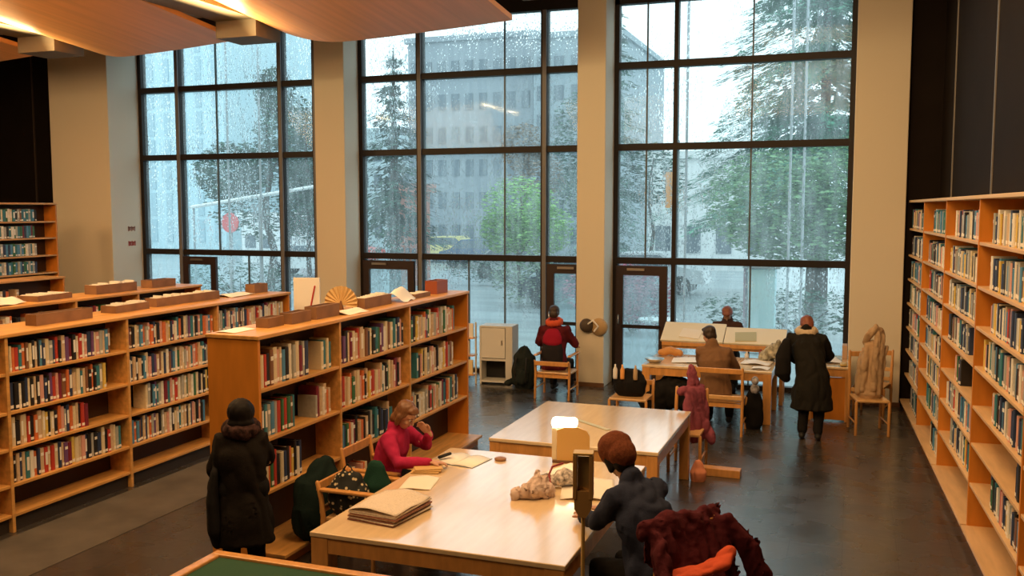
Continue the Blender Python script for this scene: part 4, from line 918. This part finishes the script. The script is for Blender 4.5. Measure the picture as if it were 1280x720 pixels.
# two little red-brown notices on the left column
for i, z in enumerate((2.58, 2.28)):
    m = MB()
    for k, (dy, w2, h2) in enumerate(((-.09, .02, .1), (-.05, .035, .08), (-.0, .02, .1), (.04, .03, .07), (.085, .02, .1))):
        m.box(-.0, dy - w2 / 2, -h2 / 2, .006, dy + w2 / 2, h2 / 2); 
    m.box(0, -.1, .01, .006, .1, .03); 
    if i: m.box(0, -.08, -.045, .006, .06, -.03)
    o = m.build('wall_sign', mat('sign_red%d' % i, ((.30, .12, .08), (.42, .05, .04))[i], .6), None, loc=(-13.859, 15.38, z)); tag(o, ('upper small brown lettered sign on the left column', 'lower small red lettered sign on the left column')[i], 'sign')

# ------------------------------------------------------------------ trays, papers, hat on the bookcase tops
def tray(label, x, y, z, ln, wd, h, rot=0, slips=False, m_=TRAY, name='display_tray', slope=False):
    t = thing(name, label, 'tray', (x, y, z), rot); a, b2 = wd / 2, ln / 2
    m = MB()
    m.box(-a, -b2, 0, a, b2, .012); m.box(a - .012, -b2, .012, a, b2, h); m.box(-a, -b2, .012, -a + .012, b2, h * (.7 if slope else 1)); m.box(-a + .012, -b2, .012, a - .012, -b2 + .012, h); m.box(-a + .012, b2 - .012, .012, a - .012, b2, h)
    bx = m.build('box', m_, t)
    if slips:
        m = MB(); k = -b2 + .03
        while k < b2 - .03: m.box(-a + .02, k, .013, a - .02, k + .012, h * random.uniform(.8, 1.25)); k += random.uniform(.018, .03)
        m.build('slips', PAPER, bx)
    else: MB().box(-a + .015, -b2 + .015, .03, a - .015, b2 - .015, h - .012).build('filling', mat('tray_fill', (.12, .06, .03), .8), t)
    return t
TC = 1.855
tray('plain long brown tray on the left bookcase top at frame edge', -7.50, 7.28, TC, .72, .14, .11)
tray('oval basket like tray on the left bookcase top, near its middle', -7.62, 8.32, TC, .55, .2, .08, .05, True)
tray('longest brown tray with slips on the left bookcase top', -7.62, 9.3, TC, 1.15, .16, .10, 0, True)
tray('small dark tray at the far end of left bookcase top', -7.6, 10.75, TC, .3, .15, .12)
tray('long tan tray on the rear bookcase beside the plaster column', -9.48, 10.1, TC, .75, .2, .12, 0, True)
tray('short tan tray near the far end of rear bookcase', -9.5, 11.05, TC, .5, .2, .11)
tray('flat tray heaped with papers on the rear bookcase near frame edge', -9.5, 9.0, TC, .6, .3, .07, .1, True)
TB = 1.955
tray('small brown tray nearest the end panel on central bookcase', -4.83, 7.02, TB, .24, .13, .085)
tray('second brown tray on the central bookcase top', -4.78, 7.35, TB, .32, .13, .10)
tray('third longer brown tray before the cream papers on central bookcase', -4.76, 7.78, TB, .42, .13, .12)
tray('long brown tray right of the straw fan on central bookcase', -4.80, 8.85, TB, .6, .15, .11, 0, True)
tray('red brown upright box at the far end of central bookcase top', -4.8, 10.5, TB, .32, .16, .16, 0, m_=mat('redbrown', (.28, .07, .03), .5))
tray('low tray of grey leaflets near the far end of central bookcase', -4.8, 9.95, TB, .4, .16, .05, 0, True)
sheet('paper_sheet', 'white paper on the end corner of central bookcase top', 'paper', (-4.93, 6.66, TB), 0, .2, .3, PAPERW, .008)
sheet('paper_sheet', 'cream papers between trays and straw fan on central bookcase', 'paper', (-4.72, 8.2, TB), 0, .26, .4, PAPER, .03)
sheet('paper_sheet', 'white tented paper behind the low leaflet tray on central bookcase', 'paper', (-4.8, 9.45, TB), .2, .3, .45, PAPERW, .12)
sheet('paper_sheet', 'white papers at far end of left bookcase top', 'paper', (-7.62, 10.25, TC), 0, .36, .5, PAPERW, .03)
sheet('paper_sheet', 'cream papers at the frame edge of rear bookcase top', 'paper', (-9.5, 8.3, TC), .2, .4, .5, PAPER, .08)
# straw fan: pleated half disc
m = MB(); vs = [(0, 0, 0)]; n = 26
for i in range(n + 1):
    a = -.35 + (PI + .7) * i / n; vs.append((.17 * math.cos(a), (.012 if i % 2 else -.012), .17 * math.sin(a) + .02))
vs += [(x, y + .008, z) for x, y, z in vs]; N = n + 2
m.add(vs, [(0, i + 1, i + 2) for i in range(n)] + [(N, N + i + 2, N + i + 1) for i in range(n)] + [(i + 1, N + i + 1, N + i + 2, i + 2) for i in range(n)] + [(0, N, N + 1, 1), (0, n + 1, N + n + 1, N)])
t = thing('straw_fan', 'pleated straw fan standing upright on the central bookcase top', 'fan', (-4.93, 8.42, TB + .055), .3)
m.build('pleats', mat('straw_wheat', (.58, .40, .18), .7), t); MB().tube([(0, .004, -.054), (0, .004, .03)], [(.03, .02), (.012, .012)], 10).build('handle', WOODD, t, True)
# white notice panel behind the fan with a red stroke
t = thing('notice_board', 'white standing notice board with red stroke behind the central bookcase', 'notice board', (-7.22, 11.4, 0), .25)
MB().box(-.19, -.015, .9, .19, .015, 2.02, bev=.004).build('board', PAPERW, t)
MB().tube([(.06, -.017, 1.62), (.12, -.017, 1.9)], [.012, .012], 6).build('red_stroke', mat('red_ink', (.5, .03, .03), .5), t)
m = MB(); m.box(-.02, -.02, 0, .02, .02, .9); m.box(-.22, -.16, 0, .22, .16, .02); m.build('stand', STEEL, t)
# chair-back like brown board beside the notice
tag(MB().box(-.12, -.03, 0, .12, .03, .26, bev=.01).build('brown_box', mat('redbrown', (.28, .07, .03), .5), loc=(-9.0, 15.0, 0)), 'brown box on the floor at foot of second column', 'box').location = (-9.06, 15.08, 0)

# ------------------------------------------------------------------ outside
def emat(n, c, r=.8, **k): return mat(n, c, r, **k)
struct('ground_plaza', MB().box(-120, 15.96, -.2, 90, 200, -.02), mat('wet_paving', (.30, .35, .37), .3, var=.35, vscale=.5, stretch=(.3, 3, 1), bump=.3, bscale=2))
WINF = emat('far_window', (.13, .16, .19), .3)
def building(label, x0, x1, y0, dep, h, m_, cols, rows, wf=.55, hf=.5, roof=None, wm=None):
    t = thing('building', label, 'building', ((x0 + x1) / 2, y0, 0)); a = (x1 - x0) / 2
    wl_ = MB().box(-a, 0, -.1, a, dep, h).build('wall', m_, t)
    MB().box(-a - .2, -.2, h, a + .2, dep + .2, h + .35).build('parapet', roof or m_, t)
    cw, rh = 2 * a / cols, (h - 1) / rows
    for j in range(rows):
        m = MB()
        for i in range(cols): xx = -a + cw * (i + .5); zz = .8 + rh * j; m.box(xx - cw * wf / 2, -.06, zz, xx + cw * wf / 2, .0, zz + rh * hf)
        m.build('window_row', wm or WINF, wl_)
    return t
building('large grey office block seen through the middle window', -28.5, -19.6, 58, 14, 14.0, emat('grey_concrete', (.28, .31, .34)), 9, 6)
building('lower grey block adjoining the office block at right', -18.9, -13.4, 56, 14, 13.4, emat('grey_concrete2', (.30, .35, .38)), 5, 7)
building('tall pale blue block seen through the left window', -45, -37.5, 50, 12, 16.5, emat('pale_blue_wall', (.50, .66, .72)), 6, 9, .35, .85, wm=emat('pale_blue_glass', (.36, .50, .57), .3))
building('wide pale block behind the left window trees', -37, -29, 62, 12, 8.5, emat('pale_wall', (.60, .68, .70)), 7, 4)
building('low white building with flat canopy seen through right window', -9.5, -3.6, 46, 8, 5.4, emat('white_wall', (.85, .85, .84)), 4, 1, .5, .3)
building('brick coloured narrow building right of the left window column', -16.7, -15.9, 33, 1.2, 3.6, emat('brick_wall', (.50, .22, .17)), 3, 2)
building('small white house with sloping car park wall far left', -32, -28.5, 44, 4, 2.4, emat('white_wall2', (.80, .82, .82)), 3, 1)
def leafmat(n, c): return emat(n, c, .7, var=.4, vscale=3)
def leaves(rng, centers, count, size, flat=.4):
    m = MB()
    for _ in range(count):
        (cx, cy, cz), (rx, ry, rz) = rng.choice(centers)
        while True:
            a, b2, c = rng.uniform(-1, 1), rng.uniform(-1, 1), rng.uniform(-1, 1)
            d = a * a + b2 * b2 + c * c
            if .25 < d < 1: break
        p = Vector((cx + a * rx, cy + b2 * ry, cz + c * rz)); s = size * rng.uniform(.6, 1.4)
        R = Matrix.Rotation(rng.uniform(0, 6.28), 3, 'Z') @ Matrix.Rotation(rng.uniform(-1.2, 1.2), 3, 'X')
        q = [R @ Vector(v) for v in ((-s, 0, 0), (0, -s * flat, 0), (s, 0, 0), (0, s * flat, s * .15))]
        m.add([p + v for v in q], [(0, 1, 2, 3)])
    return m
def tree(name, label, x, y, h, crown, count, size, lm, trunk_r=.16, seed=1, tm=None):
    rng = random.Random(seed); t = thing(name, label, 'tree', (x, y, 0))
    tm = tm or emat('bark', (.09, .07, .06))
    pts = [(0, 0, -.05)] + [(rng.uniform(-.15, .15), rng.uniform(-.15, .15), h * k / 5) for k in range(1, 6)]
    m = MB().tube(pts, [trunk_r * (1 - .14 * k) for k in range(6)], 8)
    for c, r in crown:
        m.tube([(0, 0, max(.6, c[2] - r[2])), (c[0] * .6, c[1] * .6, c[2] - r[2] * .3), c], [trunk_r * .4, trunk_r * .25, .02], 6)
    m.build('trunk', tm, t, True)
    g = leaves(rng, crown, count, size); me = bpy.data.meshes.new('crown'); me.from_pydata(g.v, [], g.f); me.materials.append(lm); o = bpy.data.objects.new('crown', me); COL.objects.link(o); o.parent = t
    return t
G1 = leafmat('dark_leaf', (.055, .12, .085)); G2 = leafmat('bright_leaf', (.27, .50, .14)); G3 = leafmat('mid_leaf', (.17, .32, .15)); G4 = leafmat('bluish_leaf', (.085, .29, .18)); G5 = leafmat('pale_leaf', (.22, .32, .22))
tree('plane_tree', 'dark leafy tree filling the right half of the left window', -20.6, 30, 7.0, [((0, 0, 3.6), (2.6, 2, 1.9)), ((1.2, 0, 5.6), (1.5, 1.5, 1.5)), ((-1.6, 0, 4.3), (1.4, 1.4, 1.2)), ((.4, 0, 7.2), (.7, .7, 1.0))], 9000, .11, G1, seed=2)
tree('young_tree', 'slim dark tree at the right edge of left window', -18.2, 29, 6.0, [((0, 0, 4.6), (1.0, 1, 2.0)), ((.2, 0, 3.0), (1.4, 1, 1.2))], 4500, .11, G1, .1, seed=3)
def conifer(label, x, y, h, r, lm, seed, tiers=16, z0=1.0, cat='tree', dens=1.0):
    rng = random.Random(seed); t = thing('conifer', label, cat, (x, y, 0))
    MB().tube([(0, 0, -.05), (0, 0, h * .5), (0, 0, h)], [.22, .14, .03], 8).build('trunk', emat('bark', (.09, .07, .06)), t, True)
    m = MB()
    for k in range(tiers):
        f = k / tiers; z = z0 + (h - z0) * f; rr = r * (1 - f) ** .85 + .15
        for b_ in range(int(9 + 5 * (1 - f))):
            a = rng.uniform(0, 6.28); L = rr * rng.uniform(.75, 1.1); n = int((10 + L * 16) * dens)
            for i in range(n):
                u = rng.random() ** .7; px, py = math.cos(a) * L * u, math.sin(a) * L * u
                p = Vector((px + rng.gauss(0, .1 + .08 * L * (1 - u)), py + rng.gauss(0, .1 + .08 * L * (1 - u)), z - .28 * L * u * u + rng.gauss(0, .06)))
                s = rng.uniform(.10, .20); d = Vector((math.cos(a + rng.uniform(-.7, .7)), math.sin(a + rng.uniform(-.7, .7)), -.3)) * s; w2 = Vector((-d.y, d.x, 0)) * .35
                m.add([p - d, p - w2, p + d, p + w2], [(0, 1, 2, 3)])
    me = bpy.data.meshes.new('branches'); me.from_pydata(m.v, [], m.f); me.materials.append(lm); o = bpy.data.objects.new('branches', me); COL.objects.link(o); o.parent = t
conifer('huge spreading conifer filling the right window top', -.9, 31.5, 15, 5.0, G4, 5, 26, 3.6, dens=2.6)
conifer('dark small conifer left of the middle window mullion', -14.3, 28, 8.2, 1.9, G1, 6, 14, 2.2)
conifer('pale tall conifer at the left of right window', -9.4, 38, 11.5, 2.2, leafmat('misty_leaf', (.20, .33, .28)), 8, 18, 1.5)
tree('round_tree', 'bright yellow green round tree behind the middle window', -10.6, 30, 3.4, [((0, 0, 3.0), (1.3, 1.2, 1.1)), ((.7, 0, 2.3), (1.2, 1, .9)), ((-.5, 0, 2.2), (.9, .8, .8))], 6500, .085, G2, .08, seed=9)
tree('broad_tree', 'broad mid green tree below the huge conifer', -1.0, 25, 3.6, [((-1.0, 0, 3.1), (1.7, 1.3, 1.4)), ((1.0, 0, 3.3), (1.7, 1.3, 1.5)), ((.2, 0, 2.4), (2.3, 1.2, .9))], 13000, .085, G3, .14, seed=10)
tree('street_tree', 'thin leaved dark tree beside the grey office block', -12.3, 44, 8.0, [((0, 0, 6.5), (1.6, 1.2, 2.2)), ((.4, 0, 3.8), (1.7, 1.3, 1.6))], 3500, .12, G1, .12, seed=11)
tree('street_tree', 'small reddish leaved tree at the right of the office block', -16.4, 47, 6.0, [((0, 0, 6.2), (1.3, 1.2, 1.3)), ((.8, 0, 4.6), (1.6, 1.2, 1.4))], 2600, .12, leafmat('brownish_leaf', (.24, .17, .12)), .12, seed=12)
tree('street_tree', 'bare dark twiggy tree near the white building', -7.7, 38, 5.0, [((0, 0, 4.4), (1.4, 1.0, 1.3))], 1200, .10, G1, .10, seed=13)
rngh = random.Random(20)
for i, (x, y, w2, h, mt, lb) in enumerate(((-8.9, 27, 1.6, 1.5, G5, 'pale bush at the left of right window'), (-6.2, 25, 1.4, 1.3, leafmat('flower_leaf', (.55, .14, .22)), 'pink flowering bush beyond the terrace'), (-12.2, 34, 3.0, 1.1, G1, 'dark hedge before the office block'), (-19.0, 26, 2.6, 1.1, G1, 'dark hedge beyond the left window'), (-1.2, 23, 2.4, 1.0, G1, 'low dark hedge beneath the broad tree'), (-4.9, 22, 1.0, 1.6, leafmat('flower2', (.42, .12, .18)), 'tall reddish shrub beside the pale kiosk'))):
    g = leaves(rngh, [((0, 0, h * .55), (w2, .6, h * .55))], 1500, .07); t = thing('bush', lb, 'bush', (x, y, 0))
    me = bpy.data.meshes.new('foliage'); me.from_pydata(g.v, [], g.f); me.materials.append(mt); o = bpy.data.objects.new('foliage', me); COL.objects.link(o); o.parent = t
    m = MB()
    for k in range(5): m.tube([(0, 0, -.03), ((k - 2) * w2 * .3, 0, h * .6)], [.03, .015], 6)
    m.build('stem', emat('bark', (.09, .07, .06)), t)
# slanting white rail and its posts
t = thing('white_railing', 'long white ramp railing crossing the left window', 'railing', (-15.4, 22, 0))
MB().tube([(-2.3, 0, 3.02), (2.4, 0, 3.66)], .05, 8).build('rail', emat('white_metal', (.85, .87, .87), .4), t)
for x in (-2.2, 0, 2.2): MB().tube([(x, 0, -.02), (x, 0, 3.0 + (x + 2.3) * .136)], .03, 8).build('post', emat('grey_post', (.35, .38, .4), .5), t)
def car(label, x, y, rot, c):
    t = thing('car', label, 'car', (x, y, 0), rot); m = MB()
    pr = [(-2.1, .35), (-2.1, .8), (-1.5, .95), (-.9, 1.42), (.6, 1.45), (1.2, .98), (2.0, .85), (2.15, .4)]; n = len(pr)
    m.add([(a, -.8, z) for a, z in pr] + [(a, .8, z) for a, z in pr], [tuple(range(n)), tuple(range(n, 2 * n))[::-1]] + [(i, n + i, n + (i + 1) % n, (i + 1) % n) for i in range(n)])
    m.build('body', emat('paint' + label[:5], c, .3), t)
    m = MB(); m.add([(-1.35, -.81, .98), (-.85, -.81, 1.36), (.55, -.81, 1.38), (1.05, -.81, 1.0)], [(0, 1, 2, 3)]); m.add([(-1.35, .81, .98), (-.85, .81, 1.36), (.55, .81, 1.38), (1.05, .81, 1.0)], [(0, 1, 2, 3)]); m.build('side_glass', WINF, t)
    for a in (-1.35, 1.3):
        for s in (-.75, .75): MB().lathe([(.32, -.1), (.34, -.05), (.34, .05), (.32, .1)]).build('wheel', BLACK, t, True, loc=(a, s, .33), rot=(PI / 2, 0, 0))
car('white car parked beyond the left window', -22.5, 36, .1, (.8, .82, .82)); car('red car parked beyond the left window hedge', -25.0, 43, .1, (.6, .08, .06)); car('dark blue car parked before the office block', -17.5, 44, 0, (.08, .12, .2)); car('yellow car parked before the office block', -21.0, 48, 0, (.7, .6, .25)); car('grey car parked at the right of middle window', -13.4, 38, 0, (.4, .42, .43)); car('silver car near the white building', -6.8, 33, 0, (.6, .63, .66)); car('black car seen through the right window door', -7.4, 27.5, 0, (.03, .04, .06))
# red sign on a post, orange banner, kiosk pillar, poles
t = thing('road_sign', 'red round road sign beyond the left window', 'sign', (-19.9, 26.8, 0)); MB().tube([(0, 0, 0), (0, 0, 2.9)], .04, 8).build('post', emat('grey_post', (.35, .38, .4), .5), t)
MB().lathe([(.34, -.02), (.34, .02)]).build('disc', emat('sign_red', (.7, .1, .1), .5), t, loc=(0, -.06, 2.5), rot=(PI / 2, 0, 0))
t = thing('banner', 'orange banner hanging from a pole beyond the right window', 'banner', (-6.15, 34, 0)); MB().tube([(.2, 0, 0), (.2, 0, 5.4)], .04, 8).build('pole', emat('grey_post', (.35, .38, .4), .5), t); MB().box(-.25, -.02, 3.0, .17, .02, 4.3).build('cloth', emat('orange_cloth', (.85, .35, .10), .7), t)
t = thing('ticket_kiosk', 'pale blue glazed pillar box on the plaza behind right window', 'kiosk', (-1.75, 20, 0)); MB().box(-.24, -.2, 0, .3, .2, 1.75, bev=.01).build('body', emat('pale_cyan', (.45, .68, .72), .3), t); MB().box(-.34, -.28, 1.76, .4, .28, 1.9, bev=.01).build('roof', emat('grey_post', (.35, .38, .4), .5), t); MB().box(-.33, -.24, 0, -.29, .24, 1.75).build('side_post', emat('purple_post', (.25, .16, .22), .5), t)
t = thing('outdoor_table', 'white cafe table with chairs on the terrace outside right window', 'table', (-3.7, 19.0, 0)); MB().lathe([(.4, .70), (.4, .73)]).build('tabletop', emat('white_metal', (.85, .87, .87), .4), t); MB().lathe([(.22, 0), (.04, .03), (.03, .69)]).build('leg', emat('grey_post', (.35, .38, .4), .5), t)
for i, (x, y, h, lb) in enumerate(((-3.25, 19.5, 7.5, 'slim lamp post outside the left part of right window'), (-1.25, 20.5, 9, 'slim grey pole outside before the conifer'), (-1.0, 21.0, 9, 'thinner grey pole just right of the other pole'), (-14.9, 20, 9, 'slim pole outside the left window'), (-13.6, 19.5, 8, 'grey pole outside the left window before the dark tree'), (-5.5, 20.5, 8, 'slim pole outside the right part of middle window'))):
    t = thing('street_pole', lb, 'pole', (x, y, 0)); MB().tube([(0, 0, -.02), (0, 0, h)], .028, 8).build('shaft', emat('grey_post', (.35, .38, .4), .5), t); MB().lathe([(.09, 0), (.09, .05), (.04, .2)]).build('foot', emat('grey_post', (.35, .38, .4), .5), t)

# repeats of one kind share a group
GN = {'chair': 'wooden chairs of the reading room', 'tray': 'display trays on the bookcase tops', 'tree': 'trees outside the windows', 'bush': 'bushes outside the windows', 'car': 'cars parked outside',
      'pole': 'street poles outside', 'building': 'buildings outside', 'bookcase': 'bookcases of the reading room', 'ceiling panel': 'curved timber ceiling panels', 'paper': 'loose paper sheets', 'bottle': 'bottles', 'box file': 'box files on the side desk',
      'leaflets': 'leaflets on the display rack', 'table': None}
for o in list(bpy.data.objects):
    if o.parent is None and 'category' in o and 'group' not in o:
        g = GN.get(o['category'])
        if g: o['group'] = g
